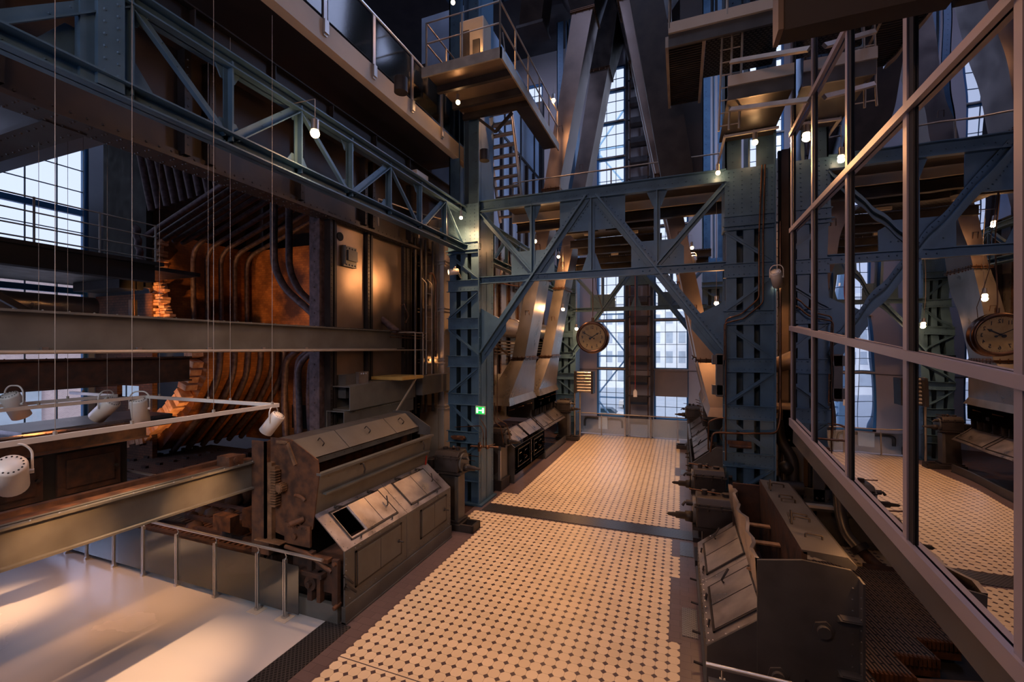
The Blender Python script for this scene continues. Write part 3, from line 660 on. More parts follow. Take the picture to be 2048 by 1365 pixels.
pn.build('pinion', 'rustlight', f1)
MB().flat((-1.2, -.04, 2.86), (-1.02, -.04, 2.5), .06, .03).flat((-1.45, -.04, 2.86), (-1.2, -.04, 2.86), .05, .03).build('stay_bar', 'rustlight', f1)
MB().tube([(-1.02, -.04, 1.98), (-.95, -.06, 2.0), (-.85, -.06, 1.97), (-.80, -.05, 1.92)], .03, 8).build('sector', 'rust', f1)
MB().cyl((-.98, -.2, 1.55), (-.85, -.02, 1.6), .05, 12).cyl((-.95, -.06, 1.57), (-.95, 0, 1.57), .09, 14).build('end_bearing', 'rust', f1)
MB().box(-1.25, -.68, -.06, -.02, 1.15, 1.5).rivs((-1.2, -.06, 1.45), (-.72, -.06, 1.45), 5, (0, -1, 0), .02).cyl((-1.0, -.1, 1.3), (-1.0, -.05, 1.3), .05).build('end_bracket', 'rust', f1)
for (a, b, c, d, e, f_, nm, m_) in ((-1.1, -.2, -.02, .02, .45, .95, 'frame_plate', 'rustdark'), (-.9, -.25, -.12, 0, .98, 1.05, 'frame_beam', 'rust'), (-1.85, -1.45, -.2, 0, .95, 1.16, 'motor_box', 'rust'),
                            (-.85, -.35, -.15, 0, .72, .80, 'frame_beam', 'rustdark'), (-.2, -.08, -.08, 0, .3, 1.05, 'corner_post', 'rustdark'), (-.7, -.6, -.1, 0, .3, 1.1, 'frame_post', 'rustdark'),
                            (-1.6, -.1, -.06, .02, 0, .30, 'base_plinth', 'grey'), (-.5, -.42, -.1, 0, .3, .8, 'frame_post', 'rust'), (-1.8, -1.2, -.2, -.04, 1.16, 1.18, 'box_cover', 'rustlight')):
    MB().box(a, b, c, d, e, f_).build(nm, m_, f1, bevel=.008)
MB().tube([(-1.2, -.08, 1.1), (-.7, -.1, 1.08), (-.4, -.1, .95), (-.2, -.08, .85)], .035, 8).build('lever_arm', 'rust', f1)
MB().cyl((-.62, -.12, .6), (-.62, 0, .6), .12, 18).cyl((-.62, -.18, .6), (-.62, 0, .6), .05, 12).build('shaft_bearing', 'rustdark', f1)
MB().cyl((-.12, -.12, 1.0), (-.12, 0, .97), .03, 8).cyl((-.1, -.14, .3), (-.1, 0, .33), .035, 8).build('bolt', 'rust', f1)
MB().tube([(-.62, LBL-.1, 1.68), (-.60, LBL-.1, 1.9)], .018, 6).build('level_rod', 'red', f1)
f1.location = (-5.08, 5.65, 0)
# --- far furnaces: closed boxes fed by the chutes
def make_far():
    r = T('stoker_furnace', 'x', 'furnace', (0, 0, 0))
    for k in (0, 1):
        y0 = k*3.42
        # shifted copies of the skirt built in place
        s0 = len(r.children)
        skirt(r, 3.34, [(.3, 1.45), (2.0, 3.1)], True); lids(r, 3.34, [(.1, 1.6, False), (1.75, 3.25, False)], m='lid')
        for ch in list(r.children)[s0:]: ch.location.y += y0
        b = MB().box(-1.6, -.46, y0, y0+3.34, 1.95, 2.5).box(-1.6, -.62, y0, y0+3.34, 1.6, 1.95)
        b.rivs((-.46, y0+.1, 2.44), (-.46, y0+3.3, 2.44), 16, (1, 0, 0), .012); b.build('upper_box', 'machine', r)
        for j in range(9): MB().box(-.62, -.46, y0+.2+j*.36, y0+.25+j*.36, 1.66, 1.98).build('rib', 'dark', r)
        for j in range(3):
            MB().cyl((-.46, y0+.6+j*.95, 2.3), (-.3, y0+.75+j*.95, 2.34), .014, 6).build('box_handle', 'brass', r)
            if j < 2: MB().box(-.47, -.45, y0+.85+j*1.3, y0+.97+j*1.3, 2.05, 2.17).build('sight_hole', 'black', r)
    MB().box(-1.7, -.02, -.02, .02, 0, 1.2).build('end_plate', 'machine', r)
    MB().prism([(-.0, 1.18), (-.64, 1.69), (-1.6, 1.69), (-1.6, 1.18)], 'y', -.02, .02).build('cheek_plate', 'machine', r)
    MB().prism([(-.0, 1.18), (-.64, 1.69), (-1.6, 1.69), (-1.6, 1.18)], 'y', 6.74, 6.78).build('cheek_plate', 'machine', r)
    wl = MB().lathe([(.24, -.02), (.28, -.02), (.28, .02), (.24, .02), (.24, -.02)], (-1.0, -.12, 2.1), (0, 1, 0), 24)
    wl.flat((-1.25, -.12, 2.1), (-.75, -.12, 2.1), .03, .02).flat((-1.0, -.12, 1.85), (-1.0, -.12, 2.35), .03, .02).cyl((-1, -.14, 2.1), (-1, 0, 2.1), .03)
    wl.build('handwheel', 'dark', r)
    return r
GF = 'stoker furnaces along the aisle'
f3 = make_far(); f3.location = (-5.08, 13.5, 0); f3['label'] = 'double stoker furnace with pale sloping lids at the foot of the two left chutes'; f3['group'] = 'closed furnaces behind the columns'
dup(f3, (.3, 13.5, 0), 'distant right double furnace with sloping lids below the right chutes', 'closed furnaces behind the columns', mirror=True)
# --- near right furnace
f2 = T('stoker_furnace', 'near right grey coal stoker with flat riveted end wall, open trough and planks inside', 'furnace', (0, 0, 0))
L2 = 2.75
ZF = .69
MB().box(-.03, 0, 0, L2, ZF, 1.18).box(-.9, -.03, L2-.02, L2, ZF, 1.18).rivs((0, .05, 1.13), (0, L2-.05, 1.13), 22, (1, 0, 0), .012).build('front_plate', 'machine', f2)
MB().box(-.05, .03, -.02, L2, ZF, .78).build('plinth', 'machine', f2)
lids(f2, L2, [(.15, 1.15, False), (1.5, 2.55, False)])
for s_, t_ in ((.3, .2), (.9, .2), (1.6, .2), (2.3, .2)):
    MB().cyl((0, s_, .95-t_), (.13, s_, .97-t_), .016, 8).build('handle', 'dark', f2)
    d_handle(None, sl(s_, .05), sl(s_+.12, .07), .006, .02).build('pull_handle', 'dark', f2)
wr = MB(); A = []; B = []
for k in range(15):
    y = L2*k/14; dx = .03*sin(k*1.9)+.02*sin(k*.8+1); wr_ = 2.24+.02*sin(k*1.3)
    A.append([(-.60, y, 1.62), (-.57, y, 1.62), (-.50+dx*.6, y, 1.95), (-.49+dx, y, wr_), (-.53+dx, y, wr_), (-.55+dx*.6, y, 1.95)])
for a, b in zip(A, A[1:]): wr.loft(a, b, cap=False)
wr.build('buckled_trough_front', 'lid', f2)
pl = [(-.49, ZF), (-.49, 2.23), (-.9, 2.30), (-1.32, 2.27), (-1.38, 2.2), (-1.38, ZF)]
e = MB().prism(pl, 'y', -.03, 0).rivs((-1.33, -.03, .8), (-1.33, -.03, 2.15), 12, (0, -1, 0), .012)
e.build('end_wall', 'machine', f2)
MB().prism([(-.0, 1.18), (-.64, 1.69), (-.6, ZF), (0, ZF)], 'y', -.01, .02).build('cheek_plate', 'machine', f2)
MB().box(-1.40, -1.38, -.14, .02, ZF, 2.2).rivs((-1.38, -.1, .8), (-1.38, -.1, 2.1), 12, (1, 0, 0), .01).build('end_flange', 'machine', f2)
for z in (.85, 1.25, 1.8): MB().prism([(-.14, z), (-.02, z+.0), (-.02, z-.08)], 'x', -1.38, -1.2).box(-1.38, -1.22, -.13, -.03, z, z+.012).build('gusset', 'machine', f2)
for x in (-.75, -.95, -1.15): MB().prism([(-.12, .72), (-.03, .72), (-.03, .9)], 'x', x-.006, x+.006).build('gusset', 'machine', f2)
for x, z in ((-1.08, 1.62), (-.68, 1.05)):
    MB().cyl((x, -.05, z), (x, -.03, z), .10, 6).cyl((x, -.09, z), (x, -.03, z), .06, 14).build('boss', 'machine', f2)
sw = MB().cyl((-.92, -.11, .92), (-.92, -.03, .92), .045, 12)
for t in range(4): a = pi/4*0+pi/2*t+.1; sw.flat((-.92, -.06, .92), (-.92+.17*cos(a), -.06, .92+.17*sin(a)), .03, .02)
sw.build('star_wheel', 'dark', f2)
cvr = MB().prism([(-.90, 2.40), (-.92, 2.36), (-1.36, 2.26), (-1.38, 2.3), (-1.3, 2.38)], 'y', 0, 2.6); cvr.build('cover', 'machine', f2)
for y in (.38, .9, 1.02, 1.6, 1.75, 2.3): MB().tube([(-1.02, y, 2.38), (-1.02, y, 2.44), (-1.18, y, 2.43), (-1.18, y, 2.36)], .011, 6, .02).build('pull_handle', 'dark', f2)
for y in (.75, 2.05): MB().flat((-.96, y, 2.39), (-.96, y+.02, 2.55), .06, .012, (1, 0, 0)).tube([(-.96, y-.03, 2.4), (-.96, y+.18, 2.46)], .012, 6).build('clasp', 'dark', f2)
MB().box(-.95, -.9, 0, 2.6, 1.2, 2.38).box(-.9, -.55, 0, 2.6, 1.2, 1.25).box(-.92, -.52, 2.58, 2.62, 1.2, 2.3).build('trough_lining', 'rustdark', f2)
for y, dz, sk in ((.25, 1.95, .0), (.55, 1.7, .4), (1.05, 2.0, .0), (1.7, 1.98, .02)):
    MB().flat((-.91, y, dz), (-.54, y+sk, dz), .09, .02, (0, 0, 1)).build('plank', 'wood', f2)
K2 = 1.18; f2.scale = (-K2, K2, K2); f2.location = (.33, 6.28, -ZF*K2)

# ------------------------------------------------------------------ gear drives beside the furnaces
def make_drive(disk=False, zf=0.):
    r = T('gear_drive', 'x', 'gear drive', (0, 0, 0))
    if zf:
        MB().box(-.55, -.06, -.2, .2, zf, 1.38).box(-.65, .06, -.28, .28, zf, zf+.1).build('pedestal', 'dark', r)
        if disk: MB().box(-.95, -.55, -.28, .28, zf, 1.38).cyl((-.5, -.24, .95), (-.5, -.22, .95), .4, 32).build('case', 'machine', r)
    elif disk:
        MB().box(-1.0, 0, -.35, .35, 0, .32).box(-1.02, .02, -.37, .37, .30, .33).build('base_box', 'dark', r)
        MB().box(-.95, -.05, -.28, .28, .33, 1.38).build('case', 'machine', r)
        d = MB().cyl((-.5, -.30, .85), (-.5, -.28, .85), .44, 40).cyl((-.5, -.34, .85), (-.5, -.30, .85), .12, 20)
        for t in range(12): d.riv((-.5+.4*cos(t*pi/6), -.3, .85+.4*sin(t*pi/6)), (0, -1, 0), .015)
        d.build('round_cover', 'dark', r)
        MB().box(-.47, -.40, -.37, -.34, 1.05, 1.12).box(-.47, -.40, -.37, -.34, .52, .58).build('lug', 'lid', r)
        MB().box(-.12, -.04, -.32, -.28, .33, 1.25).build('edge_strip', 'steel', r)
    else:
        MB().box(-.55, -.08, -.18, .18, .18, 1.38).build('pedestal', 'dark', r, bevel=.015)
        MB().box(-.04, .0, -.17, .17, .2, 1.3).box(-.1, -.03, -.18, .18, .2, 1.3).build('front_strip', 'machine', r)
        MB().box(-.65, .1, -.28, .28, 0, .16).box(-.6, .05, -.24, .24, .16, .22).build('foot_block', 'dark', r, bevel=.01)
        MB().box(.1, .45, -.28, -.22, 0, .18).box(.1, .45, .08, .14, 0, .18).box(.39, .45, -.28, .14, 0, .18).build('foot_frame', 'dark', r)
    MB().box(-.95, .1, -.26, .26, 1.36, 1.42).build('shelf_plate', 'dark', r)
    h = MB().prism([(-.28, 1.42), (.26, 1.42), (.28, 1.5), (.28, 1.78), (.18, 1.92), (-.2, 1.92), (-.28, 1.82)], 'x', -.62, .04)
    h.build('housing', 'dark', r, bevel=.02)
    lid = MB().prism([(-.31, 1.76), (.30, 1.76), (.30, 1.79), (-.31, 1.79)], 'x', -.65, .07)
    for x in (-.55, -.35, -.15, .0): lid.cyl((x, -.29, 1.72), (x, -.29, 1.83), .02, 6)
    lid.cyl((-.45, 0, 1.9), (-.45, 0, 1.97), .07, 12).cyl((-.1, 0, 1.9), (-.1, 0, 2.0), .05, 12).sph((-.25, .05, 1.96), .05, 8, 6)
    lid.build('split_flange', 'dark', r, bevel=.004)
    MB().cyl((.04, 0, 1.62), (.09, 0, 1.62), .24, 24).build('end_disc', 'machine', r)
    MB().lathe([(.001, .0), (.10, .0), (.09, .14), (.065, .15), (.06, .3), (.04, .31), (.03, .42), (.001, .46)], (.07, 0, 1.5), (1, 0, 0), 16).build('shaft', 'dark', r)
    MB().tube([(.05, -.1, 1.75), (.22, -.12, 1.78), (.26, -.12, 1.72)], .025, 8).cyl((.1, -.1, 1.77), (.2, -.1, 1.77), .05, 8).build('valve', 'dark', r)
    MB().box(-.95, -.72, -.2, .12, 1.42, 1.66).build('side_block', 'dark', r, bevel=.01)
    MB().cyl((-.8, .15, 1.72), (-.4, .2, 1.72), .05, 10).cyl((-.8, .15, 1.72), (-.72, .16, 1.72), .08, 10).build('coupling', 'dark', r)
    MB().tube([(-.35, .0, 1.95), (.15, -.04, 2.0)], .014, 6).build('lever', 'brass', r)
    return r
GD = 'gear drives on pedestals beside the furnaces'
d1 = make_drive(); d1.location = (-5.1, 9.75, 0); d1['label'] = 'gear drive on a pedestal at the far end of the near left furnace'; d1['group'] = GD
dup(d1, (-5.0, 20.9, 0), 'distant gear drive at the far end of the left double furnace', GD)
d3 = make_drive(False, .75); d3.scale = (-1.2, 1.2, 1.2); d3.location = (.36, 10.05, -.9); d3['label'] = 'gear drive behind the near right furnace, its shaft reaching over the aisle'; d3['group'] = GD
dup(d1, (.3, 20.9, 0), 'most distant gear drive on the right by the far railing', GD, mirror=True)
d2 = make_drive(True); d2.location = (-5.2, 12.95, 0); d2['label'] = 'gear drive on a case with a round cover, just right of the left column'; d2['group'] = GD
d4 = make_drive(True, .25); d4.scale = (-1, 1, 1); d4.location = (.34, 11.2, -.25); d4['label'] = 'gear drive on a round covered case left of the right column'; d4['group'] = GD

# ------------------------------------------------------------------ sheet metal coal chutes
def make_chute(mm='galv'):
    r = T('coal_chute', 'x', 'chute', (0, 0, 0))
    def rect(xc, z, w, d): return [(xc-w/2, -d/2, z), (xc+w/2, -d/2, z), (xc+w/2, d/2, z), (xc-w/2, d/2, z)]
    def duct(nm, a, b, m=mm):
        A_ = rect(*a); B_ = rect(*b); MB().loft(A_, B_).build(nm, m, r)
    def collar(x, z, w, d):
        c = MB()
        for dz in (-.02, .03):
            c.box(x-w/2-.06, x+w/2+.06, -d/2-.06, d/2+.06, z+dz-.012, z+dz+.012)
        for k in range(8):
            c.cyl((x+w/2+.04, -d/2+d*(k+.5)/8, z-.07), (x+w/2+.04, -d/2+d*(k+.5)/8, z+.08), .014, 6)
        for k in range(3): c.cyl((x-w/2+w*(k+.5)/3, -d/2-.04, z-.07), (x-w/2+w*(k+.5)/3, -d/2-.04, z+.08), .014, 6)
        c.build('flange_collar', 'brass', r)
    duct('flared_foot', (-.62, 2.5, 1.0, 3.0), (-.60, 2.75, .8, 2.7)); duct('lower_chute', (-.60, 2.75, .8, 2.7), (-.12, 4.1, .48, 1.4)); collar(-.12, 4.1, .48, 1.4)
    duct('chute_section', (-.12, 4.1, .48, 1.35), (.45, 7.0, .45, 1.2)); collar(.45, 7.0, .45, 1.2)
    duct('chute_section', (.45, 7.0, .45, 1.2), (1.05, 10.0, .55, 1.1), 'chute'); collar(1.05, 10.0, .55, 1.1)
    duct('chute_section', (1.05, 10.0, .55, 1.1), (1.65, 13.2, .62, 1.0), 'chute'); duct('chute_section', (1.65, 13.2, .62, 1.0), (2.15, 16.0, .72, 1.0), 'chute'); collar(2.15, 16.0, .72, 1.0)
    for (x, z) in ((.2, 5.6), (.6, 7.9), (1.4, 11.9)): MB().tube([(x-.06, -.62, z), (x-.06, -.66, z+.2), (x+.08, -.66, z+.2), (x+.08, -.62, z)], .012, 6).build('lifting_lug', 'brass', r)
    # dark hopper mouth above
    MB().loft([(1.75, -.55, 16.05), (2.55, -.55, 16.05), (2.55, .55, 16.05), (1.75, .55, 16.05)], [(.9, -1.5, 19.5), (3.3, -1.5, 19.5), (3.3, 1.5, 19.5), (.9, 1.5, 19.5)]).build('hopper_mouth', 'dark', r)
    return r
GC = 'tall inclined coal chutes'
ch = make_chute(); ch.location = (-5.25, 15.25, 0); ch['label'] = 'nearer of the two left metal coal chutes, leaning towards the aisle'; ch['group'] = GC
dup(ch, (-5.25, 18.65, 0), 'farther of the two left metal coal chutes, next to the clock', GC)
ch2 = make_chute('brownsheet'); ch2.location = (.62, 15.25, 0); ch2.scale.x = -1; ch2['label'] = 'brown metal coal chute left of the right column'; ch2['group'] = GC
dup(ch2, (.62, 18.65, 0), 'rear right coal chute behind the first one', GC, mirror=True)
bk = T('coal_bunker', 'dark riveted coal bunker high above the aisle at the top of the picture', 'bunker', (-2.3, 17, 19))
MB().loft([(-4.2, 13.6, 19.2), (-.4, 13.6, 19.2), (-.4, 20.4, 19.2), (-4.2, 20.4, 19.2)], [(-5.5, 12.4, 21.8), (.9, 12.4, 21.8), (.9, 21.6, 21.8), (-5.5, 21.6, 21.8)]).build('shell', 'dark', bk)
for x in (-4.6, -.2):
    b = T('roof_duct', ('dark inclined duct at the top, left of the chutes' if x < -2 else 'broad dark inclined duct right of the chutes, running up to the bunker'), 'duct', (x, 12.6, 12))
    s = 1 if x < -2 else -1
    o0 = V((x-s*1.0, 12.9, 11.0)); o1 = V((x+s*1.2, 13.2, 21.0))
    if s > 0: o0 = V((-5.0, 15.2, 16)); o1 = V((-3.4, 12.9, 21.5))
    else: o0 = V((-.05, 13.2, 9.1)); o1 = V((-1.9, 12.6, 20.5))
    q = .42
    MB().loft([o0+V((-q, -q, 0)), o0+V((q, -q, 0)), o0+V((q, q, 0)), o0+V((-q, q, 0))], [o1+V((-q, -q, 0)), o1+V((q, -q, 0)), o1+V((q, q, 0)), o1+V((-q, q, 0))]).build('duct_body', 'dark', b)
    MB().box(o0.x-.5, o0.x+.5, o0.y-.5, o0.y+.5, o0.z-.05, o0.z+.05).build('flange', 'dark', b)

# ------------------------------------------------------------------ clock
ck = T('station_clock', 'large round double rimmed clock hanging over the aisle, showing ten to two', 'clock', (-2.32, 12.45, 4.78))
R_ = .46; C = V((-2.32, 12.45, 4.78)); 
MB().lathe([(.001, .16), (R_*.93, .16), (R_*.99, .11), (R_*1.0, .06), (R_*.93, .04), (R_*.93, -.04), (R_*1.0, -.06), (R_*.99, -.12), (R_*.93, -.165), (R_*.85, -.17), (R_*.80, -.13), (.001, -.13)][::-1], C, (0, 1, 0), 48).build('case', 'brass', ck)
MB().lathe([(.001, -.134), (R_*.80, -.134)], C, (0, 1, 0), 48).build('dial', 'dial', ck)
def hand(ang, ln, wd, tail):
    d = V((sin(ang), 0, cos(ang))); a = V((cos(ang), 0, -sin(ang))); y = V((0, -.145, 0))
    pts = [-d*tail, -d*tail*.9+a*wd*.5, a*wd*.5, d*ln*.62+a*wd*.5, d*ln*.72+a*wd*1.3, d*ln, d*ln*.72-a*wd*1.3, d*ln*.62-a*wd*.5, -a*wd*.5, -d*tail*.9-a*wd*.5]
    m_ = MB(); n = len(pts); vs = [C+y+p for p in pts]+[C+y+V((0, -.006, 0))+p for p in pts]
    m_.add(vs, [tuple(range(n)), tuple(range(n, 2*n))[::-1]]+[(i, (i+1) % n, (i+1) % n+n, i+n) for i in range(n)])
    m_.cyl(C+y-d*tail+V((0, .002, 0)), C+y-d*tail+V((0, -.008, 0)), wd*1.6, 12); return m_
hand(radians(60-3), R_*.52, .022, .06).build('hour_hand', 'black_paint', ck)
hand(radians(-60), R_*.70, .014, .07).build('minute_hand', 'black_paint', ck)
MB().cyl(C+V((0, -.14, 0)), C+V((0, -.16, 0)), .022, 12).build('hub', 'black_paint', ck)
tk = MB()
for k in range(60):
    a = 2*pi*k/60; d = V((sin(a), 0, cos(a))); w2 = .006 if k % 5 == 0 else .0022; n2 = V((cos(a), 0, -sin(a)))*w2; p0 = C+V((0, -.136, 0))
    tk.add([p0+d*R_*.74-n2, p0+d*R_*.74+n2, p0+d*R_*.77+n2, p0+d*R_*.77-n2], [(0, 1, 2, 3)])
tk.build('minute_track', 'black_paint', ck)
def text_mesh(s, size, m, name, loc, rot, parent, ext=.001, sx=1):
    cu = bpy.data.curves.new(name, 'FONT'); cu.body = s; cu.size = size; cu.align_x = 'CENTER'; cu.align_y = 'CENTER'; cu.extrude = ext; cu.offset = .0028
    to = bpy.data.objects.new(name, cu); COL.objects.link(to); bpy.context.view_layer.update()
    me = bpy.data.meshes.new_from_object(to.evaluated_get(bpy.context.evaluated_depsgraph_get())); bpy.data.objects.remove(to)
    me.materials.clear(); me.materials.append(MT[m]); o = bpy.data.objects.new(name, me); COL.objects.link(o); o.parent = parent
    o.location = V(loc)-V(ORG[parent.name]); o.rotation_euler = rot; o.scale = (sx, 1, 1); return o
for k in range(1, 13):
    a = radians(30*k); text_mesh(str(k), .115, 'black_paint', 'numeral', C+V((sin(a)*R_*.6, -.137, cos(a)*R_*.6)), (pi/2, 0, 0), ck, sx=.8)
MB().tube([C+V((0, 0, R_)), C+V((0, 0, R_+.25)), (C.x, C.y, 8.72)], .012, 6).cyl(C+V((0, 0, R_-.04)), C+V((0, 0, R_+.1)), .04, 10).build('hanger_rod', 'brass', ck)
MB().tube([C+V((.3, 0, .38)), C+V((.33, 0, .6)), C+V((.1, 0, 1.4)), (C.x, C.y, 8.3)], .008, 5).build('cable', 'brass', ck)

# ------------------------------------------------------------------ exit sign on the left column
es = T('exit_sign', 'small lit green emergency exit sign on the left blue column', 'sign', (-5.22, 11.1, 2.72))
MB().box(-5.36, -5.06, 11.08, 11.12, 2.62, 2.85).build('housing', 'white', es)
MB().box(-5.345, -5.075, 11.072, 11.079, 2.635, 2.835).build('face', 'exit', es)
sg2 = MB().box(-5.33, -5.27, 11.066, 11.071, 2.66, 2.81).box(-5.15, -5.09, 11.066, 11.071, 2.66, 2.81)
sg2.flat((-5.26, 11.068, 2.735), (-5.18, 11.068, 2.735), .03, .004).prism([(-5.18, 2.70), (-5.155, 2.735), (-5.18, 2.77)], 'y', 11.066, 11.071)
sg2.build('pictogram', 'exitw', es)
# small instruments and pipework on the left column
ip = T('instrument_pipework', 'thin copper pipes and small valves on the face of the left blue column', 'pipework', (-5.6, 11.1, 1.6))
MB().tube([(-6.05, 11.15, 2.2), (-5.2, 11.1, 2.3), (-5.1, 11.05, 2.1), (-5.1, 11.05, 1.75)], .014, 6, .06).tube([(-5.22, 11.1, 2.5), (-5.02, 11.05, 2.25), (-5.02, 11.05, 1.75), (-4.9, 11.4, 1.75)], .014, 6, .06).build('pipe', 'brass', ip)
MB().tube([(-5.0, 11.6, 2.9), (-5.0, 11.6, 2.35), (-4.85, 11.7, 2.2), (-4.85, 11.9, 1.7)], .014, 6, .06).tube([(-5.0, 11.8, 4.4), (-5.0, 11.8, 2.4), (-4.75, 11.9, 2.25), (-4.75, 12.2, 1.75)], .014, 6, .06).build('pipe', 'brass', ip)
MB().cyl((-5.5, 11.05, 1.72), (-4.7, 11.2, 1.72), .03, 8).sph((-5.2, 11.08, 1.72), .06).sph((-5.0, 11.1, 1.72), .06).box(-5.25, -5.2, 11.0, 11.1, 1.6, 1.85).build('valve_block', 'brass', ip)
MB().box(-6.1, -5.75, 11.08, 11.2, 1.86, 1.96).cyl((-6.15, 11.12, 1.92), (-5.7, 11.12, 1.92), .035).sph((-5.9, 11.1, 1.92), .06).build('sensor', 'rust', ip)
MB().cyl((-6.1, 11.2, 1.42), (-5.3, 11.15, 1.42), .012, 6).cyl((-5.9, 11.2, 1.3), (-5.4, 11.15, 1.28), .01, 6).build('rod', 'brass', ip)
# right column conduits
rc = T('column_conduits', 'bundle of thin conduits running down the right blue column', 'pipework', (1.5, 11.1, 3))
MB().tube([(1.72, 11.18, 8.6), (1.66, 11.18, 7.0), (1.66, 11.18, 5.6), (1.3, 11.15, 5.25), (.98, 11.12, 5.15), (.98, 11.12, 1.9)], .018, 6, .08).build('conduit', 'brass', rc)
MB().tube([(1.78, 11.18, 8.6), (1.74, 11.18, 7.0), (1.74, 11.18, 5.5), (1.35, 11.15, 5.15), (.95, 11.1, 5.05), (.95, 11.1, 4.2)], .018, 6, .08).build('conduit', 'brass', rc)
MB().tube([(2.08, 11.2, 7.3), (2.08, 11.2, 2.9), (2.0, 11.1, 2.6), (1.2, 11.05, 2.55), (.7, 11, 2.55), (.65, 11, 2.1)], .024, 8, .12).build('conduit', 'brass', rc)
MB().tube([(.62, 11.2, 2.1), (.62, 11.2, 2.75), (.8, 11.2, 2.85), (1.0, 11.25, 2.85)], .02, 8, .08).build('conduit', 'brass', rc)
MB().box(1.02, 1.5, 11.1, 11.2, 2.28, 2.36).cyl((1.05, 11.1, 2.25), (1.5, 11.1, 2.25), .04, 8).build('rusty_bracket', 'rust', rc)
for X, lb, s in ((.78, 'dark bronze wall bracket handle box on the left edge of the right column', 1),):
    b = T('cable_box', 'narrow grey bar shaped cable box on the left edge of the right column', 'box', (X, 11.2, 3.4))
    MB().box(X, X+.16, 11.15, 11.35, 3.35, 4.35).build('cover', 'machine', b, bevel=.02)
    MB().box(X-.08, X+.16, 11.15, 11.35, 4.1, 4.32).build('end_block', 'machine', b)
    MB().box(X-.08, X+.16, 11.15, 11.35, 3.4, 3.62).build('end_block', 'machine', b)
# ------------------------------------------------------------------ near left boiler casing
bc = T('boiler_casing', 'brown sheet steel boiler wall with dark riveted uprights and a round peephole', 'boiler', (-7.7, 9.5, 1.5))
MB().box(-7.85, -7.62, 7.9, 11.3, 1.5, 7.6).build('casing_wall', 'dark', bc)
for (a, b, z0, z1) in ((8.07, 9.12, 4.98, 7.55), (9.42, 10.75, 4.98, 7.5), (8.07, 9.12, 3.3, 4.4), (9.42, 10.75, 3.3, 4.4)):
    m_ = MB(); n = 10; vs = []; 
    for i in range(n+1):
        for j in range(n+1):
            s, t = i/n, j/n; vs.append((-7.6+.03*sin(pi*s)*sin(pi*t)*(1+.6*sin(3*s+5*t)), a+(b-a)*s, z0+(z1-z0)*t))
    m_.add(vs, [(i*(n+1)+j, (i+1)*(n+1)+j, (i+1)*(n+1)+j+1, i*(n+1)+j+1) for i in range(n) for j in range(n)], True)
    m_.build('casing_panel', 'brownsheet', bc)
for y in (7.98, 9.27, 10.85, 11.05):
    MB().box(-7.62, -7.5, y-.1, y-.02, 1.5, 7.6).box(-7.62, -7.5, y+.03, y+.1, 1.5, 7.6).rivs((-7.5, y-.06, 1.6), (-7.5, y-.06, 7.5), 60, (1, 0, 0), .016).build('upright', 'dark', bc)
MB().cyl((-7.62, 8.28, 7.15), (-7.575, 8.28, 7.15), .1, 24).build('peephole', 'black', bc)
hb = MB().box(-7.57, -7.5, 8.3, 8.75, 6.45, 6.95).box(-7.5, -7.44, 8.4, 8.72, 6.6, 6.85).cyl((-7.5, 8.35, 6.5), (-7.5, 8.35, 6.95), .03).rivs((-7.5, 8.35, 6.9), (-7.5, 8.75, 6.9), 4, (1, 0, 0), .025).rivs((-7.5, 8.35, 6.5), (-7.5, 8.75, 6.5), 4, (1, 0, 0), .025)
hb.build('inspection_door', 'machine', bc)
MB().box(-7.6, -7.3, 8.15, 8.75, 3.3, 3.85).build('lower_box', 'machine', bc)
MB().box(-7.32, -7.22, 8.5, 8.85, 3.35, 3.9).rivs((-7.22, 8.55, 3.85), (-7.22, 8.8, 3.85), 3, (1, 0, 0), .03).cyl((-7.3, 8.9, 3.6), (-7.15, 8.9, 3.6), .05).build('inspection_door', 'lid', bc)
MB().box(-8.0, -7.7, 7.75, 7.92, 1.4, 7.6).rivs((-7.85, 7.75, 1.6), (-7.85, 7.75, 7.5), 20, (0, -1, 0), .02).build('cut_edge', 'tube', bc)
MB().tube([(-7.5, 10.6, 5.7), (-7.4, 10.6, 5.75), (-7.35, 10.75, 5.4), (-7.35, 10.6, 5.2)], .02, 6).build('handle', 'brass', bc)
# pipes and ladder right of the casing
pp = T('riser_pipes', 'group of dark vertical pipes between the brown boiler wall and the beige casing', 'pipework', (-7.3, 11.5, 2))
for y, x in ((11.25, -7.45), (11.42, -7.35), (11.6, -7.3), (11.85, -7.2)):
    MB().tube([(x, y, 2.5), (x, y, 7.8)], .045, 10).build('pipe', 'dark', pp)
MB().tube([(-7.0, 11.3, 6.7), (-7.0, 11.5, 6.75), (-6.95, 11.6, 6.5), (-6.95, 11.6, 4.2)], .03, 8, .08).build('pipe', 'brass', pp)
MB().tube([(-7.05, 11.3, 4.9), (-7.05, 9.5, 4.95)], .02, 6).tube([(-7.05, 11.2, 4.82), (-7.05, 9.5, 4.86)], .02, 6).tube([(-7.05, 11.3, 4.74), (-7.05, 9.5, 4.77)], .02, 6).build('pipe', 'brass', pp)
MB().tube([(-7.12, 11.4, 4.42), (-7.12, 2, 4.44)], .02, 6).build('conduit', 'rail', pp)
ld = T('ladder', 'thin steel rung ladder beside the dark vertical pipes', 'ladder', (-7.0, 11.4, 4))
for y in (11.15, 11.45): MB().tube([(-7.0, y, 3.7), (-7.0, y, 6.4), (-7.15, y, 6.55)], .02, 6, .05).build('stile', 'rail', ld)
for k in range(7): MB().cyl((-7.0, 11.15, 4.0+k*.35), (-7.0, 11.45, 4.0+k*.35), .014, 6).build('rung', 'rail', ld)
pf = T('service_platform', 'small yellow topped platform on thin hangers above the stoker', 'platform', (-6.9, 9.9, 3.6))
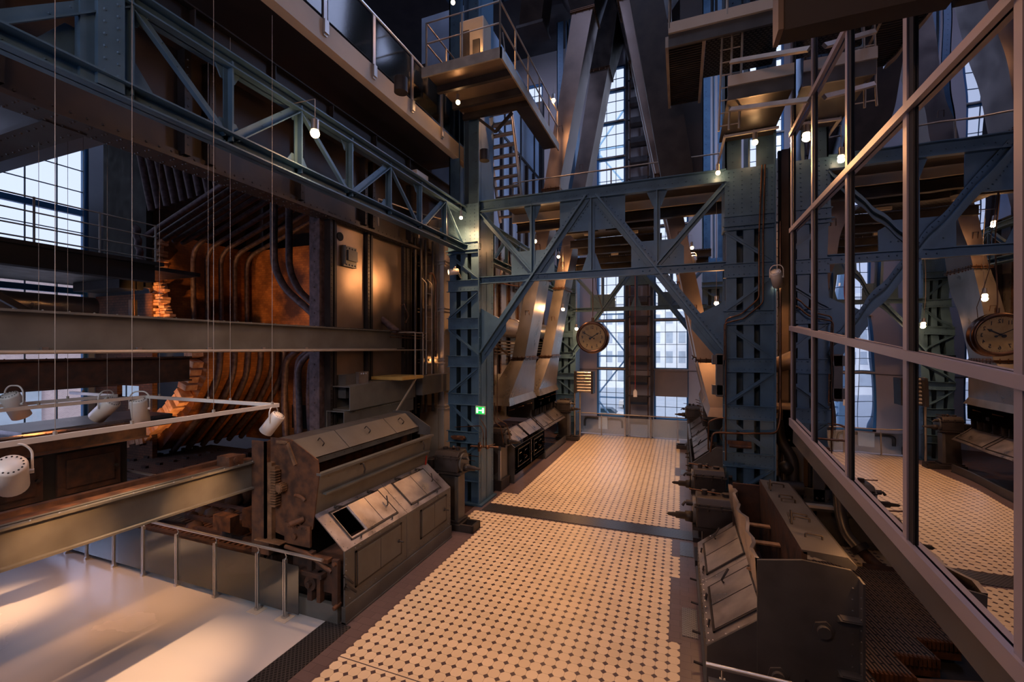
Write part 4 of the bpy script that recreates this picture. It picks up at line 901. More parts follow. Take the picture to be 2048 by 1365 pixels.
MB().box(-7.5, -6.55, 9.3, 10.3, 3.66, 3.74).build('deck', 'yellow', pf)
for y in (9.9, 10.28): MB().tube([(-6.56, y, 3.7), (-6.56, y, 4.9), (-7.1, y, 4.9)], .016, 6, .05).build('hanger', 'rail', pf)
MB().flat((-6.6, 10.0, 3.66), (-6.75, 9.2, 2.75), .04, .03, (1, 0, 0)).build('strut', 'rail', pf)
# wedge shaped ash duct
wd = T('feed_duct', 'grey riveted wedge shaped duct with open end above the near left stoker', 'duct', (-7.2, 9, 2.9))
def shell(name, p0, p1, t, m, par):
    """open ended box duct between two rectangles (x0,x1,z0,z1) at y0,y1"""
    for (k0, k1) in ((0, 1), (2, 3)): pass
    (y0, a), (y1, b) = p0, p1; mb = MB()
    def q(y, r, i): return [(r[0], y, r[2]), (r[1], y, r[2]), (r[1], y, r[3]), (r[0], y, r[3])][i]
    for i in range(4):
        j = (i+1) % 4; A = [V(q(y0, a, i)), V(q(y0, a, j)), V(q(y1, b, j)), V(q(y1, b, i))]
        cen = (V(((a[0]+a[1])/2, y0, (a[2]+a[3])/2)))
        nn = (A[1]-A[0]).cross(A[3]-A[0]).normalized()*t
        if nn.dot(A[0]-cen) > 0: nn = -nn
        mb.loft(A, [v+nn for v in A])
    return mb.build(name, m, par)
shell('upper_duct', (7.95, (-7.6, -7.0, 3.05, 3.6)), (10.5, (-7.6, -6.95, 3.1, 3.68)), .02, 'grey', wd)
shell('lower_duct', (7.85, (-7.6, -7.08, 2.62, 3.04)), (10.45, (-7.6, -6.98, 2.75, 3.1)), .02, 'grey', wd)
MB().rivs((-7.06, 8.0, 2.68), (-6.96, 10.4, 2.8), 30, (1, 0, 0), .014).rivs((-7.04, 8.0, 3.0), (-6.94, 10.4, 3.05), 30, (1, 0, 0), .014).build('rivets', 'grey', wd)
bb = T('box_beam', 'brown grey box beam with pale top running behind the left blue column', 'beam', (-6.9, 11.7, 3.1))
MB().box(-7.1, -6.75, 10.55, 13.2, 3.15, 3.68).build('beam_section', 'grey', bb)
# beige casing tower
bt = T('air_duct', 'beige vertical sheet metal duct lit by a low lamp, left of the blue column', 'duct', (-7.4, 12.6, 0))
MB().box(-7.9, -6.98, 12.2, 13.4, 0, 8.6).build('duct_body', 'beige', bt)
for z in (4.05, 5.7, 2.6, 7.2):
    for dz in (-.05, .05): MB().box(-7.95, -6.93, 12.14, 13.46, z+dz-.015, z+dz+.015).build('flange', 'beige', bt)
MB().box(-7.24, -7.2, 12.16, 12.2, 0, 8.6).box(-7.02, -6.99, 12.16, 12.2, 0, 8.6).rivs((-7.5, 12.2, 4.05), (-7.0, 12.2, 4.05), 8, (0, -1, 0)).build('seam', 'beige', bt)
spot_light('duct_uplight', (-7.55, 11.95, 4.0), (-7.3, 12.6, 5.2), 40, 110)
spot_light('duct_downlight', (-7.55, 11.95, 4.2), (-7.3, 12.6, 2.6), 22, 120)
ul = T('wall_washer', 'small lamp fixed low on the beige duct', 'lamp', (-7.55, 12.02, 4.08)); MB().box(-7.65, -7.45, 11.96, 12.06, 4.06, 4.14).build('housing', 'dark', ul)
tag(MB().box(-9.5, -7.95, 12.6, 13.0, 0, 14).build('dark_casing', 'dark'), 'dark steel casing filling the gap behind the ladder', 'casing')
# platform stub with railing far left of column
rb_ = T('guard_rail', 'short warm lit railing by the beige drum under the balcony', 'railing', (-7.2, 10.3, 7.9))
MB().tube([(-7.2, 9.2, 8.3), (-6.9, 10.6, 8.3), (-6.6, 11.3, 8.3)], .02, 6, .1).tube([(-7.2, 9.2, 8.0), (-6.9, 10.6, 8.0), (-6.6, 11.3, 8.0)], .02, 6, .1).build('rail', 'rail', rb_)
for p in ((-7.2, 9.2), (-6.9, 10.6)): MB().cyl((p[0], p[1], 7.6), (p[0], p[1], 8.3), .02, 6).build('post', 'rail', rb_)

# ------------------------------------------------------------------ cut-open boiler chamber on the left
cb_ = T('boiler_chamber', 'cut open boiler furnace chamber lined with glowing orange brick and tubes', 'boiler', (-11, 10.5, 1.3))
XW = -14.8
MB().box(-14.9, -7.9, 11.5, 11.7, 1.2, 8.0).build('rear_brick_wall', 'firebrick', cb_)
MB().box(XW-.3, XW, 8.7, 11.6, 4.6, 8.0).build('side_brick_wall', 'firebrick', cb_)
MB().prism([(-13.2, 4.6), (-13.3, 4.2), (-13.6, 3.3), (-14.2, 2.8), (-15.3, 1.9), (-16.2, 1.7), (-16.2, 1.3), (-15.0, 1.3), (-13.6, 2.6), (-12.9, 3.6), (-12.8, 4.6)][::-1], 'y', 8.7, 11.6).build('sloping_brick_throat', 'firebrick', cb_)
MB().box(XW-.35, XW-.3, 8.5, 11.6, 4.6, 8.2).box(-14.9, -7.9, 12.2, 12.3, 7.5, 11.8).box(-16, -7.9, 8.0, 12.3, 11.6, 11.8).box(-15.1, -15.0, 8.5, 12.3, 7.9, 11.7).build('added_backdrop', 'rustdark', cb_)  # dark plates added so the gaps between the tubes stay black
jb = MB()
random.seed(3)
def brick(mb, x, y, z, rot=0):
    w_, h_, d_ = .12+random.random()*.14, .075, .16; a = rot+random.uniform(-.05, .05); c, s = cos(a), sin(a)
    pts = [(x+c*u-s*v, z+s*u+c*v) for u, v in ((-w_, 0), (w_, 0), (w_, h_), (-w_, h_))]
    mb.prism(pts, 'y', y-d_*random.uniform(.3, 1.2), y+.1)
z = 4.9
while z < 7.75:
    off = .28*sin(z*2.1)+.2*(z-5)/3; 
    for dx in (0, .24): brick(jb, XW-.25-off*.5+dx+random.uniform(-.08, .08), 8.68, z)
    z += .088
jb.build('broken_brick_edge', 'brickcut', cb_)
jb = MB()
prof = [(-13.35, 4.45), (-13.3, 4.2), (-13.6, 3.3), (-14.2, 2.8), (-15.3, 1.9), (-16.3, 1.65)]
for (a, b) in zip(prof, prof[1:]):
    n = max(2, int(V((b[0]-a[0], b[1]-a[1])).length/.2)); an = atan2(b[1]-a[1], b[0]-a[0])
    for i in range(n):
        t = (i+.5)/n; x = a[0]+(b[0]-a[0])*t; zz = a[1]+(b[1]-a[1])*t; c, s = cos(an), sin(an)
        w_, h_ = .085, .16+.06*random.random()
        jb.prism([(x+c*u-s*v, zz+s*u+c*v) for u, v in ((-w_, -.05), (w_, -.05), (w_, h_*1.6), (-w_, h_*1.6))], 'y', 8.45-random.random()*.12, 8.75)
jb.build('broken_brick_edge', 'brickcut', cb_)
ty = [8.05, 8.3, 8.55, 8.8, 9.05, 9.36, 9.8, 10.26, 10.75, 11.2]
for i, y in enumerate(ty):
    pts = [(-14.5, y, 7.75), (-7.9, y, 9.9)]
    if y > 9.2: pts = [(-14.45, y, 4.55), (-14.5, y, 7.7), (-7.9, y, 9.9)]
    MB().tube(pts, .075, 10, .5).build('roof_tube', 'tube', cb_)
for i, y in enumerate((9.0, 9.45, 9.9, 10.35, 10.8, 11.25)):
    MB().tube([(-12.7, y, 4.9), (-12.78, y, 3.65), (-13.42, y, 2.6), (-14.85, y, 1.25)], .085, 10, .4).build('throat_tube', 'tube', cb_)
for x, y in ((-9.7, 8.25), (-9.85, 8.85), (-9.0, 9.9)):
    MB().tube([(x, y, 8.6), (x, y, 6.6), (x+.35, y, 6.0), (x+1.9, y, 4.9)], .09, 12, .5).build('front_wall_tube', 'tube', cb_)
for i, y in enumerate((9.0, 9.5, 10.2)):
    MB().tube([(-9.6+.2*i, y, 1.6), (-9.7+.2*i, y, 4.0), (-9.2+.2*i, y, 4.4), (-8.3, y, 4.5)], .08, 10, .4).build('front_wall_tube', 'tube', cb_)
for px in (572, 596, 622):
    MB().tube([W(px+25, 700, Y=10.4), W(px, 720, Y=10.4), W(px-4, 800, Y=10.4), W(px, 880, Y=10.4)], .1, 10, .3).build('front_wall_tube', 'tube', cb_)
for i in range(9):
    MB().tube([(-15.0+.36*i, 8.1, 10.6), (-14.85+.36*i, 8.38, 8.6+.03*i)], .085, 10).build('hanging_tube', 'tube', cb_)
hd = MB().tube([(-14.75, 7.9, 8.0), (-14.6, 7.9, 7.9), (-14.75, 7.92, 7.75), (-14.6, 7.92, 7.6), (-14.72, 7.95, 7.45), (-14.58, 7.95, 7.3), (-14.7, 7.98, 7.15), (-14.6, 8.0, 6.98)], .085, 10, .1)
hd.build('wavy_header', 'tube', cb_)
MB().tube([(-14.9, 7.9, 6.85), (-14.65, 7.9, 6.85), (-14.65, 7.9, 6.55), (-14.9, 7.9, 6.55), (-14.9, 7.9, 6.85)], .02, 6).tube([(-14.8, 7.9, 6.5), (-14.85, 7.95, 5.2)], .01, 5).build('hook', 'rust', cb_)
MB().box(-15.15, -15.0, 7.95, 8.1, 4.4, 5.9).box(-16.2, -15.0, 7.95, 8.1, 5.25, 5.4).build('bracket', 'dark', cb_)
for k, (x, z, w_, h_) in enumerate(((-11.2, 5.3, 1.6, 1.9), (-12.6, 5.4, 1.2, 2.2))):
    pass
MB().box(-12.6, -11.9, 11.44, 11.52, 1.7, 2.5).build('arched_opening', 'black', cb_)
MB().box(-17.1, -14.95, 8.3, 8.45, 6.3, 11.6).build('outer_casing_sheet', 'black', cb_)
tag(MB().box(-17.85, -16.7, 8.46, 8.6, 1.0, 6.15).box(-15.6, -14.95, 8.46, 8.6, 1.0, 6.15).box(-16.7, -15.6, 8.46, 8.6, 3.3, 6.15).box(-16.7, -15.6, 8.46, 8.6, 1.0, 2.93).build('old_brick_wall', 'oldbrick'), 'sooty old brick wall with wire mesh between the left window and the cut boiler', 'brick wall')
for (p, t, pw, an) in (((-12.0, 8.0, 4.6), (-12.4, 11.5, 6.2), 300, 75), ((-10.0, 8.9, 2.0), (-13.4, 10.5, 3.5), 110, 80), ((-14.2, 7.2, 5.0), (-14.9, 8.8, 6.4), 260, 60), ((-12.6, 7.0, 1.8), (-14.8, 8.6, 3.0), 240, 60)):
    spot_light('chamber_spot', p, t, pw, an, .8, (1, .46, .15))
# steel beams crossing the exhibit
def beam(name, label, X, y0, y1, z0, z1, w_, m, extra=None):
    b = T(name, label, 'beam', (X, (y0+y1)/2, z0)); MB().ibeam((X, y0, (z0+z1)/2), (X, y1, (z0+z1)/2), z1-z0, w_, tf=.03, tw=.03).build('beam_section', m, b)
    rv = MB().rivs((X+w_/2-.03, y0, z1), (X+w_/2-.03, y1, z1), int((y1-y0)/.25), (0, 0, 1), .014); rv.build('bolts', m, b); return b
gb = beam('steel_beam', 'long grey steel beam across the cut open boiler at eye level', -7.35, -1.5, 10.4, 4.46, 4.95, .2, 'grey')
MB().tube([(-7.22, -1.5, 4.45), (-7.22, 10, 4.45)], .016, 6).build('conduit', 'rail', gb)
for y in (2.9, 3.9, 4.9, 5.9, 6.9): MB().box(-7.26, -7.22, y, y+.06, 4.43, 4.5).build('clip', 'lid', gb)
lb_ = beam('steel_beam', 'thick grey steel beam with rusty top flange running from lower left to the stoker', -7.05, -1.5, 5.9, 2.02, 2.50, .18, 'grey')
MB().box(-7.34, -7.15, -1.5, 5.7, 2.36, 2.50).box(-7.5, -7.4, -1.5, 5.7, 2.40, 2.55).build('rusty_rail', 'rust', lb_)
MB().box(-7.3, -7.0, 5.1, 5.35, 2.5, 2.66).cyl((-7.0, 5.22, 2.6), (-6.98, 5.22, 2.6), .05).build('bracket', 'rust', lb_)
beam('rusty_beam', 'dark rusty beam behind the grey beam, below eye level', -10.2, -1, 6.5, 3.76, 4.3, .2, 'rustdark')
beam('rusty_beam', 'rusty beam with pale lit top running under the hanging light tracks', -9.2, -1, 5.1, 2.85, 3.17, .22, 'rust')
wl_ = T('water_tank_lid', 'long pale plate trough lying beyond the rusty beam, catching window light', 'trough', (-11.4, 5.6, 2.9))
MB().box(-12.0, -10.6, 4.0, 6.4, 2.95, 3.02).build('top_plate', 'lid', wl_); MB().box(-12.05, -10.55, 3.95, 6.45, 2.8, 2.95).build('side_frame', 'dark', wl_)
gh = T('dark_girder', 'massive black girder along the left window platform', 'girder', (-12.3, 5, 5.5))
MB().box(-12.3, -12.0, -1, 6.85, 6.1, 6.55).box(-12.4, -11.9, -1, 7.0, 6.5, 6.58).build('girder_section', 'black', gh)
MB().box(-17.2, -14.9, 7.6, 8.2, 6.2, 7.0).build('underframe', 'black', gh)
MB().box(-17.9, -12.4, -1, 8.2, 6.45, 6.55).build('walkway_deck', 'dark', gh)
rl = T('guard_rail', 'thin three bar railing on the walkway in front of the upper left window', 'railing', (-12.5, 4, 6.6))
for z in (6.75, 7.0, 7.3, 7.6): MB().cyl((-12.5, .5, z), (-12.5, 7.2, z), .018, 6).build('rail', 'rail', rl)
for y in (2.6, 4.9, 6.0, 7.15): MB().cyl((-12.5, y, 6.55), (-12.5, y, 7.62), .022, 6).build('post', 'rail', rl)
sp_ = T('silver_pipe', 'fat silver insulated pipe in front of the left window', 'pipe', (-13, 4, 5.2))
MB().tube([(-13.6, 1.2, 5.47), (-13.6, 6.4, 5.47)], .26, 20).build('cladding', 'galv', sp_)
MB().lathe([(.26, -.02), (.31, -.02), (.31, .02), (.26, .02)], (-13.6, 3.3, 5.47), (0, 1, 0), 24).lathe([(.1, 0), (.26, 0)], (-13.6, 1.19, 5.47), (0, 1, 0), 24).build('end_ring', 'lid', sp_)
sb_ = T('stay_bar', 'short steel strut slanting below the left walkway', 'strut', (-13, 4.6, 5.6)); MB().flat((-12.6, 3.6, 6.1), (-12.6, 4.9, 5.2), .12, .12, (1, 0, 0)).build('bar', 'dark', sb_)
# furnace doors and chain grate below
fd = T('furnace_door_row', 'row of dark cast panelled furnace doors low on the left', 'furnace front', (-11, 6, 1.6))
MB().box(-11.4, -11.1, 3.2, 5.8, 1.6, 2.48).build('front', 'black', fd)
for y in (3.45, 4.65):
    d = MB().box(-11.1, -11.04, y, y+1.0, 1.65, 2.45).box(-11.04, -11.0, y+.12, y+.88, 1.78, 2.32).build('door', 'rustdark', fd)
    MB().cyl((-11.0, y+.9, 2.05), (-10.94, y+.9, 2.05), .03).build('knob', 'dark', d)
cgr = T('chain_grate', 'rusty chain grate with curved front roller lying behind the lower beam', 'grate', (-9.5, 7, .7))
MB().box(-15.2, -12.8, 5.8, 10.4, 1.0, 1.12).build('grate_bed', 'grate', cgr)
lk = MB()
for k in range(22):
    a = pi*k/22; lk.box(-15.2, -12.8, 5.8-.45*sin(a)-.03, 5.8-.45*sin(a)+.05, .67+.45*cos(a)-.05, .67+.45*cos(a)+.05)
lk.build('roller', 'dark', cgr)
for x in (-15.2, -14.0, -12.8):
    fr_ = MB().box(x-.06, x+.06, 5.6, 10.4, .82, 1.0)
    for k in range(12): fr_.box(x-.1, x+.1, 5.9+k*.36, 5.98+k*.36, 1.0, 1.18)
    fr_.build('chain_rail', 'rustdark', cgr)
rbl = MB(); random.seed(5)
for k in range(60):
    x, y = random.uniform(-12.3, -8.2), random.uniform(6.4, 9.4); q = random.uniform(.08, .3); rbl.sph((x, y, .45+q*.3), q, 6, 4)
tag(rbl.build('rubble', 'rustdark'), 'brown clinker and rubble strewn under the cut boiler', 'rubble', kind='stuff')
gt2 = T('lower_grate', 'dark slatted grate and rails on the floor behind the near glass railing', 'grate', (-8.5, 6.6, 0))
MB().box(-11.6, -6.9, 5.75, 7.9, .02, .42).build('side_wall', 'grey', gt2)
for k in range(5): MB().box(-11.5, -6.95, 5.95+k*.38, 6.05+k*.38, .42, .62).build('rail', 'rustdark', gt2)
sl_ = MB()
for k in range(30): sl_.box(-11.3+k*.145, -11.22+k*.145, 6.0, 7.6, .5, .56)
sl_.build('slats', 'rust', gt2)
tag(MB().box(-11.8, -6.8, 5.66, 5.76, 0, .46).build('concrete_kerb', 'grey'), 'low grey kerb wall behind the near glass railing', 'kerb')
tag(MB().prism([(-9.9, .5), (-7.3, .45), (-7.6, .9), (-8.5, 1.0), (-9.4, .85)], 'y', 7.6, 9.4).build('ash_heap', 'rustdark'), 'dark heap of ash and rubble under the cut boiler', 'heap')
jn = MB()
for (x, y, z, a, b, c) in ((-8.6, 6.2, .95, .5, .2, .3), (-8.0, 6.4, 1.1, .3, .4, .35), (-7.5, 6.1, .9, .25, .2, .5)):
    jn.box(x-a/2, x+a/2, y-b/2, y+b/2, z-c/2, z+c/2)
tag(jn.build('scrap_bracket', 'rust'), 'rusty bracket pieces below the beam beside the near stoker', 'bracket')

# ------------------------------------------------------------------ far left boiler with pale blue casing and silver pipe
fb = T('boiler_casing', 'tall pale blue lit boiler casing with dark ribs behind the stairs', 'boiler', (-7.2, 17, 3))
MB().box(-8.8, -6.6, 13.7, 21, 9.0, 16.5).build('upper_casing', 'bluecasing', fb)
MB().box(-8.8, -6.75, 13.7, 21.3, 1.5, 9.0).build('lower_casing', 'galv', fb)
for k in range(8):
    y = 13.9+k*1.0; MB().box(-6.6, -6.48, y-.07, y+.07, 8.9, 12.8).build('rib', 'dark', fb)
MB().box(-6.62, -6.55, 13.7, 21, 12.9, 13.0).rivs((-6.55, 13.8, 12.8), (-6.55, 21, 12.8), 50, (1, 0, 0), .025).box(-6.62, -6.55, 13.7, 21, 15.0, 15.1).build('rivet_band', 'dark', fb)
for k in range(4):
    y = 14.4+k*1.9; MB().box(-6.62, -6.54, y-.03, y+.03, 13, 15).build('upper_rib', 'dark', fb)
MB().box(-6.9, -6.4, 20.9, 21.2, 1, 16.8).build('corner_post', 'dark', fb)
for k in range(7):
    y = 14+k*1.05; MB().box(-6.75, -6.66, y-.05, y+.05, 2, 8.9).rivs((-6.66, y, 2.2), (-6.66, y, 8.8), 30, (1, 0, 0), .02).build('rib', 'brass', fb)
for y, z in ((15.6, 7.0), (16.6, 7.3), (17.7, 6.9), (15.2, 3.8)):
    MB().box(-6.74, -6.68, y, y+.5, z, z+.7).cyl((-6.68, y+.08, z+.1), (-6.6, y+.08, z+.1), .03).build('access_door', 'machine', fb)
vp_ = T('silver_pipe', 'large silver lagged pipe running behind the left chutes', 'pipe', (-6.25, 17, 5.3))
MB().tube([(-6.3, 12.4, 5.25), (-6.3, 21, 5.25)], .36, 22).build('lagging', 'galv', vp_)
for y in (13.0, 14.4, 16.5, 18.0): MB().lathe([(.36, -.06), (.40, -.06), (.40, .06), (.36, .06)], (-6.3, y, 5.25), (0, 1, 0), 24).build('joint_band', 'steel', vp_)
gx = T('air_box', 'grey air box running behind the left double furnace', 'duct', (-6.7, 16, 2.8)); MB().box(-7.1, -6.45, 13.0, 20.5, 2.7, 3.45).rivs((-6.45, 13.2, 3.35), (-6.45, 20.4, 3.35), 40, (1, 0, 0)).build('duct_body', 'grey', gx)
wn = T('pipe_rack', 'dark rack of thin pipes below the silver pipe', 'pipework', (-6.3, 15, 4.3))
for k in range(5): MB().cyl((-6.25, 12.6, 4.25+k*.12), (-6.25, 20.5, 4.25+k*.12), .03, 6).build('pipe', 'dark', wn)
MB().flat((-5.9, 12.6, 5.0), (-5.9, 15.0, 4.2), .05, .05, (1, 0, 0)).tube([(-5.8, 13.4, 6.9), (-5.8, 13.4, 2.9)], .02, 6).build('rod', 'brass', wn)
MB().tube([(-5.5, 12.5, 6.55), (-5.1, 16, 6.7)], .025, 6).build('handrail', 'brass', wn)

# ------------------------------------------------------------------ upper decks and stairs
dk = T('upper_walkway', 'dark steel walkway floor above the truss with a cream front edge', 'walkway', (-2.2, 17, 8.4))
MB().box(-5.0, 1.2, 13.0, 13.06, 8.45, 8.78).build('front_fascia', 'cream', dk)
for (x0, x1, y0, y1) in ((-5.0, 1.2, 13.06, 14.2), (-3.7, -.85, 14.5, 16.2), (-3.7, -.85, 16.5, 17.5), (-3.7, -.85, 17.8, 19.6), (-5.0, 1.2, 19.9, 21.6)):
    MB().box(x0, x1, y0, y1, 8.55, 8.62).build('deck_plate', 'mesh', dk)
for y in (13.5, 14.3, 16.35, 17.65, 19.75, 21.6):
    w_ = (-5.0, 1.2) if y < 14 or y > 19.7 else (-3.9, -.6)
    MB().ibeam((w_[0], y, 8.4), (w_[1], y, 8.4), .28, .16, tw=.02).build('cross_beam', 'dark', dk)
for x, y in ((-3.0, 15.3), (-2.0, 17.2), (-2.6, 19.0), (-1.5, 15.6)):
    f = T('linear_fitting', 'x', 'light fitting', (x, y, 8.3), group='small white luminaires under the walkway')
    f['label'] = 'small white box luminaire fixed under the dark walkway'; MB().box(x-.15, x+.15, y-.05, y+.05, 8.44, 8.53).build('housing', 'white', f)
tag(MB().box(-4.9, 1.6, 12.3, 13.0, 8.7, 8.9).build('kick_beam', 'dark'), 'dark beam lying just behind the top chord of the near truss', 'beam')
def rail(name, label, pts, h=1.1, bars=2, step=1.4, kick=False, m='rail', r_=.02):
    R = T(name, label, 'railing', pts[0])
    for b in range(bars):
        zz = h-b*(h/bars)*.9
        MB().tube([V(p)+V((0, 0, zz)) for p in pts], r_, 6).build('rail', m, R)
    for a, c in zip(pts, pts[1:]):
        a, c = V(a), V(c); n = max(1, round((c-a).length/step))
        for i in range(n+1):
            p = a+(c-a)*i/n; MB().cyl(p-V((0, 0, .12)), p+V((0, 0, h)), r_*1.1, 6).build('post', m, R)
    if kick:
        for a, c in zip(pts, pts[1:]):
            a, c = V(a), V(c); d = c-a; MB().flat(a+V((0, 0, -.05)), c+V((0, 0, -.05)), .2, .02, V((d.y, -d.x, 0))).build('kick_plate', m, R)
    return R
rail('guard_rail', 'thin railing along the walkway above the near truss', [(-5.0, 13.1, 8.62), (1.2, 13.1, 8.62)], 1.15, 2, 1.6)
rail('guard_rail', 'thin railing along the rear edge of the walkway before the far windows', [(-3.6, 19.5, 8.62), (-.8, 19.5, 8.62)], 1.1, 3, .7, r_=.013)
sr = T('steel_stairs', 'steep open steel stairs with handrails in front of the pale blue casing', 'stairs', (-5.1, 13, 8.7))
A0, A1 = V((0, 13.5, 8.65)), V((0, 11.9, 12.6))
for x in (-5.6, -4.75): MB().flat(V((x, 0, 0))+A0, V((x, 0, 0))+A1, .2, .03, (1, 0, 0)).build('stringer', 'rail', sr)
for k in range(14):
    p = A0+(A1-A0)*((k+.6)/14); MB().box(-5.58, -4.77, p.y-.1, p.y+.1, p.z-.015, p.z+.015).box(-5.58, -4.77, p.y-.1, p.y-.08, p.z-.04, p.z).build('tread', 'rail', sr)
for x in (-5.62, -4.73):
    MB().tube([V((x, -.35, .9))+A0, V((x, -.35, .9))+A1], .018, 6).build('handrail', 'rail', sr)
    for k in (.1, .4, .7): p = A0+(A1-A0)*k; MB().cyl(V((x, 0, 0))+p, V((x, -.35, .9))+p, .015, 6).build('baluster', 'rail', sr)
lp = T('corner_platform', 'steel platform with double railing jutting out beside the column at the top', 'platform', (-4.7, 10, 11.1))
MB().box(-5.75, -3.76, 9.06, 11.15, 11.12, 11.16).build('deck', 'brownsheet', lp)
MB().box(-5.8, -3.72, 9.02, 9.06, 10.98, 11.22).box(-3.76, -3.72, 9.02, 14.0, 10.98, 11.22).build('edge_channel', 'rail', lp)
for y in (9.7, 10.5, 11.1): MB().box(-5.75, -3.76, y-.05, y+.05, 10.95, 11.12).build('joist', 'dark', lp)
MB().box(-4.25, -3.76, 11.15, 14.0, 11.1, 11.16).build('deck', 'dark', lp)
rail('guard_rail', 'two bar tubular railing around the corner platform at top centre left', [(-5.7, 11.0, 11.2), (-5.7, 9.08, 11.2), (-3.78, 9.08, 11.2), (-3.78, 14.0, 11.2)], 1.1, 2, 1.0, m='rail', r_=.022)
hs = T('support_bracket', 'dark V shaped bracket under the corner platform', 'bracket', (-4.4, 11.3, 10.5)); MB().flat((-5.3, 11.2, 10.95), (-4.8, 11.2, 10.5), .07, .07).flat((-4.3, 11.2, 10.95), (-4.8, 11.2, 10.5), .07, .07).build('bar', 'dark', hs)
tk_ = T('switch_cabinet', 'pale machine cabinet standing on the corner platform', 'cabinet', (-5.2, 10.6, 11.16)); MB().box(-5.5, -4.8, 10.4, 10.9, 11.16, 13.2).build('body', 'beige', tk_, bevel=.02)
MB().box(-5.4, -5.2, 10.37, 10.4, 11.5, 12.9).box(-5.1, -4.9, 10.37, 10.4, 11.6, 12.6).build('door', 'dark', tk_)
MB().cyl((-5.4, 10.1, 11.7), (-4.9, 10.1, 11.7), .25, 18).build('drum', 'beige', tk_)
# right upper platforms
rp = T('upper_platform', 'right hand steel platform with cream edge and perforated underside, top right', 'platform', (.6, 9.6, 10.8))
MB().box(-.22, 1.9, 9.35, 9.4, 10.83, 11.04).build('front_fascia', 'cream', rp)
MB().box(-.22, 1.9, 9.4, 9.46, 10.58, 10.83).build('lower_fascia', 'machine', rp)
MB().box(.5, 1.9, 9.46, 11.15, 10.8, 10.86).build('deck', 'mesh', rp)
rp2 = T('lower_platform', 'second right hand platform below, with cream edge and dark slats', 'platform', (1.2, 9.3, 9.6))
MB().box(.85, 1.93, 9.2, 9.24, 9.45, 9.65).build('front_fascia', 'cream', rp2); MB().box(.85, 1.93, 9.24, 9.28, 9.2, 9.45).build('lower_fascia', 'machine', rp2)
MB().box(.85, 1.93, 9.28, 11.2, 9.25, 9.31).build('deck', 'dark', rp2)
rail('guard_rail', 'tubular railing on the upper right platform', [(-.2, 12, 11.05), (-.2, 9.37, 11.05), (1.9, 9.37, 11.05)], 1.1, 2, 1.0, r_=.024)
rs = T('slatted_walkway', 'dark slatted walkway section seen from below at upper right', 'walkway', (.1, 10.6, 10.7))
for x in (-.28, .42): MB().box(x, x+.06, 9.46, 11.9, 10.62, 10.84).build('stringer', 'rail', rs)
for k in range(30): MB().box(-.22, .42, 9.5+k*.08, 9.54+k*.08, 10.66, 10.72).build('slat', 'dark', rs)
MB().box(-.22, .42, 9.5, 11.9, 10.74, 10.76).build('deck_plate', 'black', rs)
cl = T('caged_ladder', 'pale tubular caged ladder between the right platforms', 'ladder', (.85, 9.9, 7.5))
for dx in (0, .18, .36): MB().tube([(.72+dx, 9.6, 8.8), (.80+dx, 9.6, 11.2)], .022, 6).build('cage_bar', 'rail', cl)
for k in range(9): MB().cyl((.74, 9.6, 8.9+k*.25), (1.1, 9.6, 8.9+k*.25), .012, 6).build('rung', 'rail', cl)
MB().flat((.9, 9.2, 9.9), (1.9, 8.1, 9.2), .08, .05).flat((.9, 9.2, 9.0), (1.9, 8.1, 8.4), .08, .05).build('brace', 'rail', cl)
rd = T('box_column', 'dark box column and casing between the right stairs and the broad duct', 'column', (.3, 13, 8.8)); MB().box(.0, .6, 13.6, 14.2, 8.9, 15).build('shaft', 'darkbrown', rd)
rbk = T('boiler_casing', 'dark brown boiler casing behind the right column', 'boiler', (3, 14.5, 0)); MB().box(2.35, 5.5, 12.5, 21, 0, 9.4).build('casing_wall', 'brownsheet', rbk)
for y in (12.6, 13.6, 15): MB().box(2.28, 2.35, y-.05, y+.05, 0, 9.4).rivs((2.28, y, .5), (2.28, y, 9), 40, (-1, 0, 0)).build('upright', 'dark', rbk)
for x in (2.5, 2.9): MB().box(x, x+.08, 12.44, 12.5, 0, 9.4).rivs((x+.04, 12.44, .5), (x+.04, 12.44, 9), 40, (0, -1, 0)).build('upright', 'dark', rbk)
pr = T('branch_pipe', 'pale brown conical pipe stub between the right column and the glass wall', 'pipe', (2.3, 12.3, 4.2))
MB().cyl((1.9, 12.3, 3.95), (2.9, 12.1, 4.35), .14, 20, .26).cyl((1.9, 12.3, 3.95), (1.85, 12.3, 3.93), .18, 20).build('cone', 'brownsheet', pr)
pr2 = T('branch_pipe', 'thinner straight brown pipe below the conical stub', 'pipe', (2.3, 12.3, 3.1)); MB().cyl((1.8, 12.3, 3.0), (3.0, 12.2, 3.05), .13, 18).build('pipe_body', 'brownsheet', pr2)
pv = T('valve_pipework', 'dark elbow pipe with valves behind the right column at floor level', 'pipework', (2.4, 12, 0))
MB().tube([(2.15, 11.9, 2.8), (2.2, 11.9, 2.3), (2.45, 11.8, 1.9), (2.45, 11.8, .3)], .12, 12, .2).sph((2.3, 11.75, 1.7), .16).cyl((2.15, 11.6, 1.3), (2.6, 11.6, 1.3), .15, 14).cyl((2.1, 11.6, 1.3), (2.14, 11.6, 1.3), .24, 18).build('pipe', 'dark', pv)
MB().lathe([(.16, -.02), (.19, -.02), (.19, .02), (.16, .02), (.16, -.02)], (2.3, 11.5, 1.0), (1, 0, 0), 18).flat((2.3, 11.5, .85), (2.3, 11.5, 1.15), .03, .02).build('handwheel', 'dark', pv)

